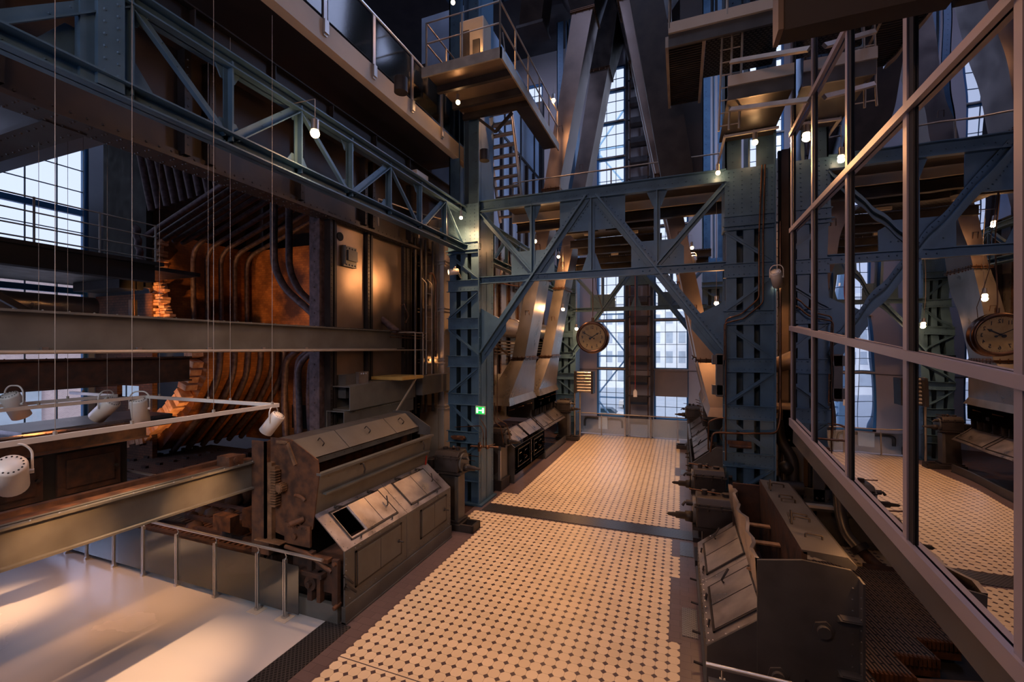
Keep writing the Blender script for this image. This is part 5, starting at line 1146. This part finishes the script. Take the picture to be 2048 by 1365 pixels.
# ------------------------------------------------------------------ glass wall on the right
XM = 2.0
gw = T('glass_wall', 'tall mirroring glass wall in pale aluminium frames along the right side', 'glass wall', (XM, 6.5, 2.3))
ms = [9.64, 8.25, 6.7, 5.15, 3.68, 2.2]
zb = lambda y: 3.08+(y-9.64)*(3.08-2.50)/(9.64-3.68)
zm = lambda y: 4.86+(y-9.64)*(4.86-4.29)/(9.64-3.68)
for k in range(5):
    a, b = ms[k], ms[k+1]
    for (f0, f1, nm) in ((zb, zm, 'lower_pane'), (zm, lambda y: 6.72, 'middle_pane'), (lambda y: 6.72, lambda y: 8.55, 'upper_pane'), (lambda y: 8.55, lambda y: 12.5, 'top_pane')):
        MB().add([(XM, a, f0(a)), (XM, b, f0(b)), (XM, b, f1(b)), (XM, a, f1(a))], [(0, 1, 2, 3)]).build(nm, 'mirror', gw)
for y in ms:
    MB().box(XM-.035, XM-.005, y-.045, y+.03, zb(y), 12.5).build('mullion', 'alu', gw)
    MB().box(XM-.02, XM-.004, y-.13, y-.045, zb(y), 12.5).build('gasket', 'black', gw)
for f, wd_, nm in ((zb, .14, 'bottom_rail'), (zm, .09, 'middle_rail'), (lambda y: 6.72, .08, 'upper_rail'), (lambda y: 8.55, .08, 'upper_rail')):
    MB().sec((XM-.04, 9.68, f(9.68)), (XM-.04, 2.2, f(2.2)), (-1, 0, 0), [(-wd_/2, wd_/2, -.03, .02)]).build(nm, 'alu', gw)
MB().box(XM-.01, XM+.1, 9.64, 9.72, zb(9.64)-.05, 12.5).build('end_frame', 'alu', gw)
MB().sec((XM+.02, 9.6, zb(9.6)-.22), (XM+.02, 2.2, zb(2.2)-.22), (-1, 0, 0), [(-.16, .14, -.04, .03)]).build('base_channel', 'machine', gw)
tag(MB().box(XM+.9, XM+1.0, 1.5, 9.8, 2.6, 12.6).build('dark_glass_backing', 'darkwall'), 'dark sheet added behind the glass to stand for its unlit inside', 'partition')  # added sheet that keeps the space behind the glass dark
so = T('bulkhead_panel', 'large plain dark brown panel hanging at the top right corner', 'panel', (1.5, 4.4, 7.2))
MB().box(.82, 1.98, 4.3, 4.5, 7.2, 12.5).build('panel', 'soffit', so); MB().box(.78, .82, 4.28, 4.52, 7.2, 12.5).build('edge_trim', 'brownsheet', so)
# under the glass: girder, pipe, grate
ug = T('foundation_girder', 'dark perforated riveted girder below the far end of the glass wall', 'girder', (3.4, 12, 0))
mb = MB().box(2.3, 2.7, 12.0, 12.08, .2, 3.0).box(2.9, 3.12, 12.0, 12.08, .2, 3.0).box(3.34, 5, 12.0, 12.08, .2, 3.0).box(2.3, 5, 12.0, 12.08, .2, 1.2).box(2.3, 5, 12.0, 12.08, 2.15, 3.0)
for z in (.5, 1.0, 2.3, 2.8): mb.rivs((2.35, 12.0, z), (4.6, 12.0, z), 20, (0, -1, 0), .03)
mb.build('web', 'machine', ug); MB().box(2.3, 5.2, 11.5, 12.0, .86, .92).build('flange', 'machine', ug)
MB().box(2.55, 3.15, 11.45, 11.6, .93, .99).build('cream_ledge', 'cream', ug)
lb4 = T('ash_box', 'low dark machine box with a bolted cover behind the curved pipe', 'machine', (3.8, 12, 0))
MB().box(2.95, 5.0, 11.95, 12.3, 0, .8).build('body', 'machine', lb4); MB().box(3.55, 4.3, 11.9, 11.95, .15, .65).rivs((3.6, 11.9, .6), (4.25, 11.9, .6), 5, (0, -1, 0), .025).build('cover', 'grey', lb4)
dp = T('drain_pipe', 'curved grey pipe dropping to a rusty floor pipe under the glass wall', 'pipe', (3.2, 11, 0))
MB().tube([(3.1, 11.1, 1.75), (3.15, 11.1, 1.0), (3.22, 11.0, .62), (3.42, 10.9, .38)], .1, 14, .25).build('upper_pipe', 'galv', dp)
MB().cyl((3.40, 10.92, .42), (3.46, 10.86, .34), .18, 16).build('flange', 'dark', dp)
MB().tube([(3.42, 10.9, .38), (3.6, 10.7, .2), (3.7, 10.5, .16), (4.4, 10.3, .16)], .1, 12, .15).box(3.35, 5.4, 10.05, 10.5, 0, .26).build('floor_pipe', 'rustdark', dp)
gr = T('travelling_grate', 'worn brown chain grate with jagged broken end at lower right', 'grate', (0, 0, 0))
for k in range(-2, 5):
    x0, x1, y0, y1 = (k-1)*.53, k*.53-.006, k*.41, 3.15-.1*k
    MB().box(x0, x1, y0, y1, .28, .36).build('grate_strip', 'grate', gr)
    e = MB()
    for q in range(10): e.box(x0+.012+q*.052, x0+.040+q*.052, y0-.07, y0, .26, .375)
    e.box(x0, x1, y0-.04, y0, .12, .27); e.build('bar_ends', 'rust', gr)
MB().box(-1.7, 3, -1.5, 3.2, .0, .05).build('pit_bed', 'black', gr)
MB().sec((.1, .1, .2), (2.6, .35, .2), (0, 0, 1), [(-.05, .05, -.03, .03)]).sec((.9, -.6, .14), (2.4, 1.2, .14), (0, 0, 1), [(-.2, .2, -.02, .02)]).build('carrier_bar', 'rustlight', gr)
gr.location = (2.76, 6.95, .01); gr.rotation_euler.z = radians(10.7)

# ------------------------------------------------------------------ glass balustrades
def balustrade(name, label, pts_x, y, z0=0, h=1.1, ends=None, m='steel', glassz=(.12, .92), post_w=.035):
    R = T(name, label, 'railing', ((pts_x[0]+pts_x[-1])/2, y, z0))
    for x in pts_x:
        MB().box(x-post_w/2-.012, x-.008, y-.025, y+.025, z0, z0+h-.12).box(x+.008, x+post_w/2+.012, y-.025, y+.025, z0, z0+h-.12).box(x-post_w, x+post_w, y-.04, y+.04, z0, z0+.05).build('post', m, R)
        MB().tube([(x, y, z0+h-.14), (x, y+.03, z0+h-.09), (x, y, z0+h-.01)], .012, 6).build('handrail_bracket', m, R)
    a, b = ends or (pts_x[0], pts_x[-1])
    MB().tube([(a, y, z0+h), (b, y, z0+h)], .026, 12).build('handrail', m, R)
    q = list(pts_x)
    for i in range(len(q)-1): MB().box(q[i]+.03, q[i+1]-.03, y-.006, y+.006, z0+glassz[0], z0+glassz[1]).build('glass_panel', 'bal', R)
    return R
lr = balustrade('glass_railing', 'stainless steel and glass railing along the edge of the white floor', [-13.6, -12.5, -11.75, -10.8, -9.85, -8.85, -7.8, -6.75, -6.12], 5.42, ends=(-13.8, -5.32))
MB().box(-6.09, -5.82, 5.414, 5.426, .12, .92).build('glass_panel', 'bal', lr)
for x in (-6.75, -6.12): MB().box(x-.12, x+.12, 5.3, 5.52, 0, .01).build('foot_plate', 'cream', lr)
balustrade('glass_railing', 'glass railing with steel posts at the far end of the tiled aisle', [-4.85, -3.75, -2.57, -1.34, -.1, .9], 22.5, m='rail', ends=(-5.0, 1.0), glassz=(.1, .95))
rr = balustrade('glass_railing', 'short handrail at the lower right corner in front of the stoker end wall', [.42, .95, 1.5, 2.1], 5.12, h=1.1, ends=(.26, 2.3))
fb_ = T('front_box', 'grey steel box step in front of the near right stoker', 'box', (.9, 5.0, 0)); MB().box(.3, 1.6, 4.85, 5.05, 0, 1.0).box(.28, 1.62, 4.83, 5.07, .98, 1.01).build('body', 'machine', fb_); MB().box(.4, .8, 4.84, 4.86, .1, .88).build('opening', 'black', fb_)
lr2 = T('glass_railing', 'second glass railing further back at the far left edge', 'railing', (-13, 7, .9))
MB().tube([(-12.2, 5.6, 1.95), (-9.6, 6.4, 1.55)], .03, 10).build('handrail', 'steel', lr2); MB().box(-12.2, -12.1, 5.55, 5.65, 0, 1.9).build('post', 'steel', lr2)
MB().add([(-12.1, 5.63, 1.0), (-10, 6.28, .7), (-10, 6.28, 1.45), (-12.1, 5.63, 1.8)], [(0, 1, 2, 3)]).build('glass_panel', 'bal', lr2)
pb = T('pipe_bench', 'low dark pipe loop against the wall behind the far railing', 'pipework', (-4, 24, -.3)); MB().tube([(-5.1, 24.93, .0), (-5.1, 24.93, .45), (-3.0, 24.93, .45), (-3.0, 24.93, .0)], .06, 8, .2).build('pipe', 'dark', pb)
wb = T('junction_box', 'small white box hanging on the wall behind the far railing', 'box', (-4, 23.5, .3)); MB().box(-4.3, -3.8, 24.8, 25, -.1, .55).build('body', 'white', wb)
hl = T('heater_unit', 'ribbed metal heater unit mounted on the far left column below the clock', 'heater', (-4.7, 21.6, 2.9))
MB().box(-4.95, -4.85, 21.5, 22.1, 2.2, 3.3).box(-4.1, -4.0, 21.5, 22.1, 2.2, 3.3).build('end_plate', 'dark', hl)
for k in range(7): MB().cyl((-4.85, 21.8, 2.3+k*.15), (-4.1, 21.8, 2.3+k*.15), .075, 12).build('tube', 'galv', hl)
MB().cyl((-5.0, 21.9, 0), (-5.0, 21.9, 3.3), .04, 8).cyl((-4.75, 22.0, 0), (-4.75, 22.0, 2.3), .04, 8).build('stand_pipe', 'rail', hl)

# ------------------------------------------------------------------ bucket elevator on the far wall
be = T('bucket_elevator', 'vertical chain elevator with dark buckets between the far windows', 'elevator', (-2.05, 24.5, 0))
for x in (-2.72, -1.42): MB().box(x-.07, x+.07, 24.55, 24.75, -2.9, 21.8).build('guide_rail', 'dark', be)
for x in (-2.55, -1.6): MB().box(x-.03, x+.03, 24.5, 24.56, -2.9, 21.8).build('chain', 'brass', be)
k = 0; z = .35
while z < 21:
    b = MB().prism([(24.2, z+.45), (24.55, z+.45), (24.55, z), (24.35, z), (24.2, z+.15)], 'x', -2.5, -1.62); bo = b.build('bucket', 'dark', be)
    MB().cyl((-2.66, 24.45, z+.45), (-1.48, 24.45, z+.45), .04, 8).build('axle', 'dark', bo); z += 1.07
bl = T('roller_blind', 'brown roller blind half drawn over the lower right far window', 'blind', (-.45, 24.9, 2.0)); MB().box(-1.28, .38, 24.88, 24.91, 1.85, 3.25).build('fabric', 'blind', bl); MB().cyl((-1.28, 24.88, 3.24), (.38, 24.88, 3.24), .05, 10).build('roller', 'blind', bl)
cd_ = T('pull_cord', 'thin red cord with a small pale tag hanging in front of the bucket elevator', 'cord', (-1.6, 17, 3)); MB().tube([(-1.85, 20, 8.56), (-1.85, 20, 2.6)], .01, 5).build('cord', 'red', cd_); MB().prism([(-1.93, 2.3), (-1.77, 2.3), (-1.77, 2.55), (-1.85, 2.65), (-1.93, 2.55)], 'y', 19.99, 20.01).build('tag', 'white', cd_)

# ------------------------------------------------------------------ suspended lighting tracks, spotlights and lamps
def track(label, pts, z, zc, cab, X0=None):
    R = T('lighting_track', label, 'light track', (*pts[0], z))
    for a, b in zip(pts, pts[1:]):
        MB().flat((*a, z), (*b, z), .045, .05, (0, 0, 1)).build('rail', 'white', R)
    for (x, y) in cab:
        MB().cyl((x, y, z+.03), (x, y, zc), .0028, 5).cyl((x, y, z), (x, y, z+.06), .018, 8).build('cable', 'rail', R)
    return R
track('white hanging light track forming an open corner at lower left', [(-5.5, .3), (-5.5, 4.75), (-8.55, 4.75), (-8.55, .5)], 3.65, 9.3,
      [(-5.5, 2.3), (-5.5, 2.92), (-5.5, 3.8), (-5.5, 4.65), (-6.5, 4.75), (-7.0, 4.75), (-8.2, 4.75), (-8.55, 4.2), (-8.55, 3.4), (-8.55, 2.4)])
track('white hanging light track further back at the far left', [(-9.2, .5), (-9.2, 4.65), (-10.6, 4.65)], 3.65, 9.3, [(-9.2, 2.2), (-9.2, 3.0), (-9.2, 4.0), (-10.2, 4.65)])
track('white light track hanging in front of the right blue column', [(.9, 12.7), (.93, 10.8), (1.97, 10.75)], 9.2, 9.25, [(.93, 10.8), (1.5, 10.78)])
def spotlight(label, head, aim, size=.1, lit=True, power=30, top=None, ang=40, group=None):
    h = V(head); d = (V(aim)-h).normalized(); R = T('track_spotlight', label, 'spotlight', h, group=group)
    MB().lathe([(.001, -size*1.3), (size*.85, -size*1.3), (size*.95, -size*1.1), (size*.95, size*1.9), (size*.85, size*1.9), (size*.82, size*1.6)], h, d, 24).build('housing', 'white', R)
    t = V(top) if top else h+V((0, 0, size*2.4)); a = d.cross(V((0, 0, 1)))
    a = a.normalized() if a.length > .1 else V((1, 0, 0))
    MB().tube([h+a*size*1.1, h+a*size*1.1+V((0, 0, size*1.6)), t-V((0, 0, .02))+a*size*.6, t-V((0, 0, .02))-a*size*.6, h-a*size*1.1+V((0, 0, size*1.6)), h-a*size*1.1], size*.09, 6, size*.4).cyl(h+a*size*1.2, h+a*size*.9, size*.2, 8).build('yoke', 'white', R)
    vt = MB()
    for k in range(16):
        q = 2*pi*k/16; u = d.orthogonal().normalized(); v_ = d.cross(u); c = h-d*size*1.305+(u*cos(q)+v_*sin(q))*size*.7; vt.riv(c, -d, size*.07)
    vt.build('vent', 'black', R)
    MB().cyl(h+d*size*1.55, h+d*size*1.62, size*.8, 20).build('lens', 'bulbspot' if lit else 'dark', R)
    if lit: spot_light('spot_beam', h+d*size*2.0, aim, power, ang, .9, WARM, size*.5, R)
    return R
spotlight('big white track spotlight at the left edge, pointing down, its vented back in view', W(22, 948, X=-5.5), W(60, 1300, Z=0), .115, False)
spotlight('white track spotlight hanging at the corner of the near track', W(541, 845, X=-5.5)+V((0, .05, 0)), W(541, 845, X=-5.5)+V((-.65, -.2, -.9)), .1, False)
spotlight('lit track spotlight glowing in front of the pale trough', W(279, 818, X=-8.55), W(279, 818, X=-8.55)+V((-.5, .6, -2.5)), .13, True, 260, ang=80)
spotlight('grey spotlight tilted on the rear track, in front of the old brick wall', W(213, 816, X=-9.2), W(213, 816, X=-9.2)+V((-.75, -.25, -.75)), .13, False)
spotlight('dark hooded lit spotlight before the lower left window', W(28, 808, X=-9.2), W(28, 808, X=-9.2)+V((-.5, 1.2, -2.5)), .12, True, 260, ang=80)
spotlight('small spotlight high on the right wall beside the column', W(1553, 555, X=1.98)+V((0, 0, 0)), (2.6, 12.5, 4.5), .12, True, 120, ang=70)
spotlight('lit spotlight clamped to the front of the left blue column', W(912, 545, X=-5.9)+V((0, -.1, 0)), (-7.6, 9.4, 6.3), .09, True, 160, top=(-5.9, 11.29, 6.5), ang=55)
LG = 'bare warm lamps hanging about the hall'
def lamp(label, p, power, r=.055, top=None, arm=None, glow=.42, aim=(0, -.6, -4), beam=2.6):
    p = V(p); R = T('hanging_lamp', label, 'lamp', p)
    MB().sph(p, r, 14, 10).build('bulb', 'bulb', R)
    MB().cyl(p+V((0, 0, r*.7)), p+V((0, 0, r*.7+.16)), r*.85, 14).build('socket', 'steel', R)
    q = V((p.x, p.y, top or p.z+.5)); pp_ = [p+V((0, 0, r*.7+.16)), q]+([V(arm)] if arm else []); MB().tube(pp_, .007, 6).build('rod', 'rail', R)
    lamp_light('lamp_glow', (0, 0, -r*1.3), power*glow, r=r, parent=R)
    spot_light('lamp_beam', p-V((0, 0, r*1.4)), p+V(aim), power*beam, 125, .9, WARM, r, R); return R
LAMPS = [
 ('bright lamp hanging in front of the near blue truss, upper left', W(630, 267, X=-5.35), 130, .07),
 ('lamp by the end of the glass balcony', W(916, 205, X=-5.3), 110, .055),
 ('lamp at the very top edge above the corner platform', W(906, 5, X=-5.2), 90, .05),
 ('lamp between the corner platform and the nearer left chute', W(1107, 201, Y=13.4), 110, .06),
 ('lamp under the truss end at the top of the left column', W(922, 436, X=-5.55), 70, .045),
 ('lamp in front of the nearer left chute below the walkway', W(1070, 483, Y=13.2), 120, .06),
 ('lamp beside the farther left chute below the walkway', W(1117, 514, Y=16.9), 120, .06),
 ('small lamp right of the farther left chute below the walkway', W(1148, 538, Y=20), 90, .06),
 ('lamp right of the farther left chute at mid height', W(1126, 619, Y=17.0), 130, .07),
 ('lamp touching the left edge of the clock', W(1153, 658, Y=21.3), 120, .08),
 ('small lamp above the distant right furnace', W(1384, 496, Y=16.8), 90, .06),
 ('lamp left of the right column at mid height', W(1433, 607, Y=13.4), 130, .06),
 ('lamp at the left top of the right column', W(1436, 346, Y=11.15), 150, .05),
 ('brightest lamp, in front of the plates of the right column', W(1510, 285, Y=10.8), 200, .06)]
for i, (lb, p, pw, r) in enumerate(LAMPS):
    gl, am, bm = {0: (.2, (.6, 0, -4), 2.2), 1: (.05, (1.5, -.6, -3), 2.4), 4: (.8, (-.3, .8, -1.2), 4.), 2: (.2, (1, 0, -4), 2), 11: (.3, (-1, -1, -4), 1.2), 12: (.03, (-1, -3, -3), 1.4), 13: (.03, (-2, -4, -3), 1.3)}.get(i, (.42, (-.8, .3, -4), 4.) if 5 <= i <= 8 else (.42, (0, -.6, -4), 2.6))
    tp = {0: 8.4, 1: 11.13, 4: 8.4, 5: 8.56, 6: 8.5, 7: 8.56, 8: 8.5, 9: 8.56, 10: 8.5, 11: 8.56, 12: 9.2, 13: 9.2}.get(i)
    ar = {0: (-5.8, p.y, 8.42), 4: (-5.8, p.y, 8.42), 6: (-3.68, p.y, 8.57), 8: (-3.68, p.y, 8.57), 10: (-.86, p.y, 8.57), 12: (.92, p.y, 9.2)}.get(i)
    lamp(lb, p, pw, r, top=tp, arm=ar, glow=gl, aim=am, beam=bm)
spotlight('small downlight hanging below the lamp above the distant right furnace', W(1386, 520, Y=16.8), W(1386, 900, Y=16.8), .11, True, 60)
# added floodlights that pool on the white floor and brighten tiles and stoker
for x, y, z, tx, ty, pw, an, col, lb in ((-6.15, 3.0, 8.6, -6.8, 3.85, 5200, 18, (1, .56, .28), 'floodlight above the near part of the white floor'), (-11.2, 2.4, 6.4, -10.9, 3.7, 3600, 22, (1, .56, .28), 'floodlight above the left part of the white floor'),
        (-4.6, 6.5, 9.0, -2.4, 6.0, 950, 75, (1, .54, .28), 'floodlight over the near tiles of the aisle'), (-4.4, 9.6, 9.0, -2.2, 12.5, 600, 75, (1, .58, .33), 'floodlight over the middle of the aisle'),
        (-2.3, 13.9, 8.2, -2.2, 18.5, 900, 90, (1, .80, .72), 'added paler floodlight under the walkway, brightening the far tiles'), (-.6, 1.0, 9.4, -4.6, 8.0, 650, 60, (1, .74, .60), 'added paler floodlight above the camera, brightening the near left stoker')):
    p = V((x, y, z)); R = T('added_floodlight', lb, 'floodlight', p)
    MB().cyl(p, p+V((0, 0, .25)), .12, 16).build('housing', 'dark', R)
    spot_light('flood_beam', p-V((0, 0, .02)), (tx, ty, 0), pw, an, 1, col, .08, R)
ugl = T('added_grate_lamp', 'added small lamp below the glass wall, brightening the worn grate', 'lamp', (2.1, 6.2, 2.42)); MB().box(2.04, 2.16, 6.1, 6.3, 2.42, 2.5).build('housing', 'dark', ugl)  # extra lamp put under the glass for the grate alone
lamp_light('lamp_glow', (0.05, 0, -.08), 45, parent=ugl)
bsp = [((-5.5, 2.7, 3.5), (-7.0, 2.95, 2.15), 420), ((-5.5, 4.5, 3.5), (-7.0, 4.7, 2.02), 420)]
for p, t, pw in bsp: spot_light('beam_spot', p, t, pw, 38, 1)
gl_ = T('added_rear_fixture', 'added long luminaire behind the viewpoint, backing the warm fill light', 'light fitting', (-1.5, -1.95, 8.6)); MB().box(-3.0, 0, -2.1, -1.9, 8.5, 8.8).build('housing', 'dark', gl_); MB().box(-1.6, -1.4, -2.5, -2.1, 8.6, 8.7).build('bracket', 'dark', gl_)  # housing added so the warm fill has a source
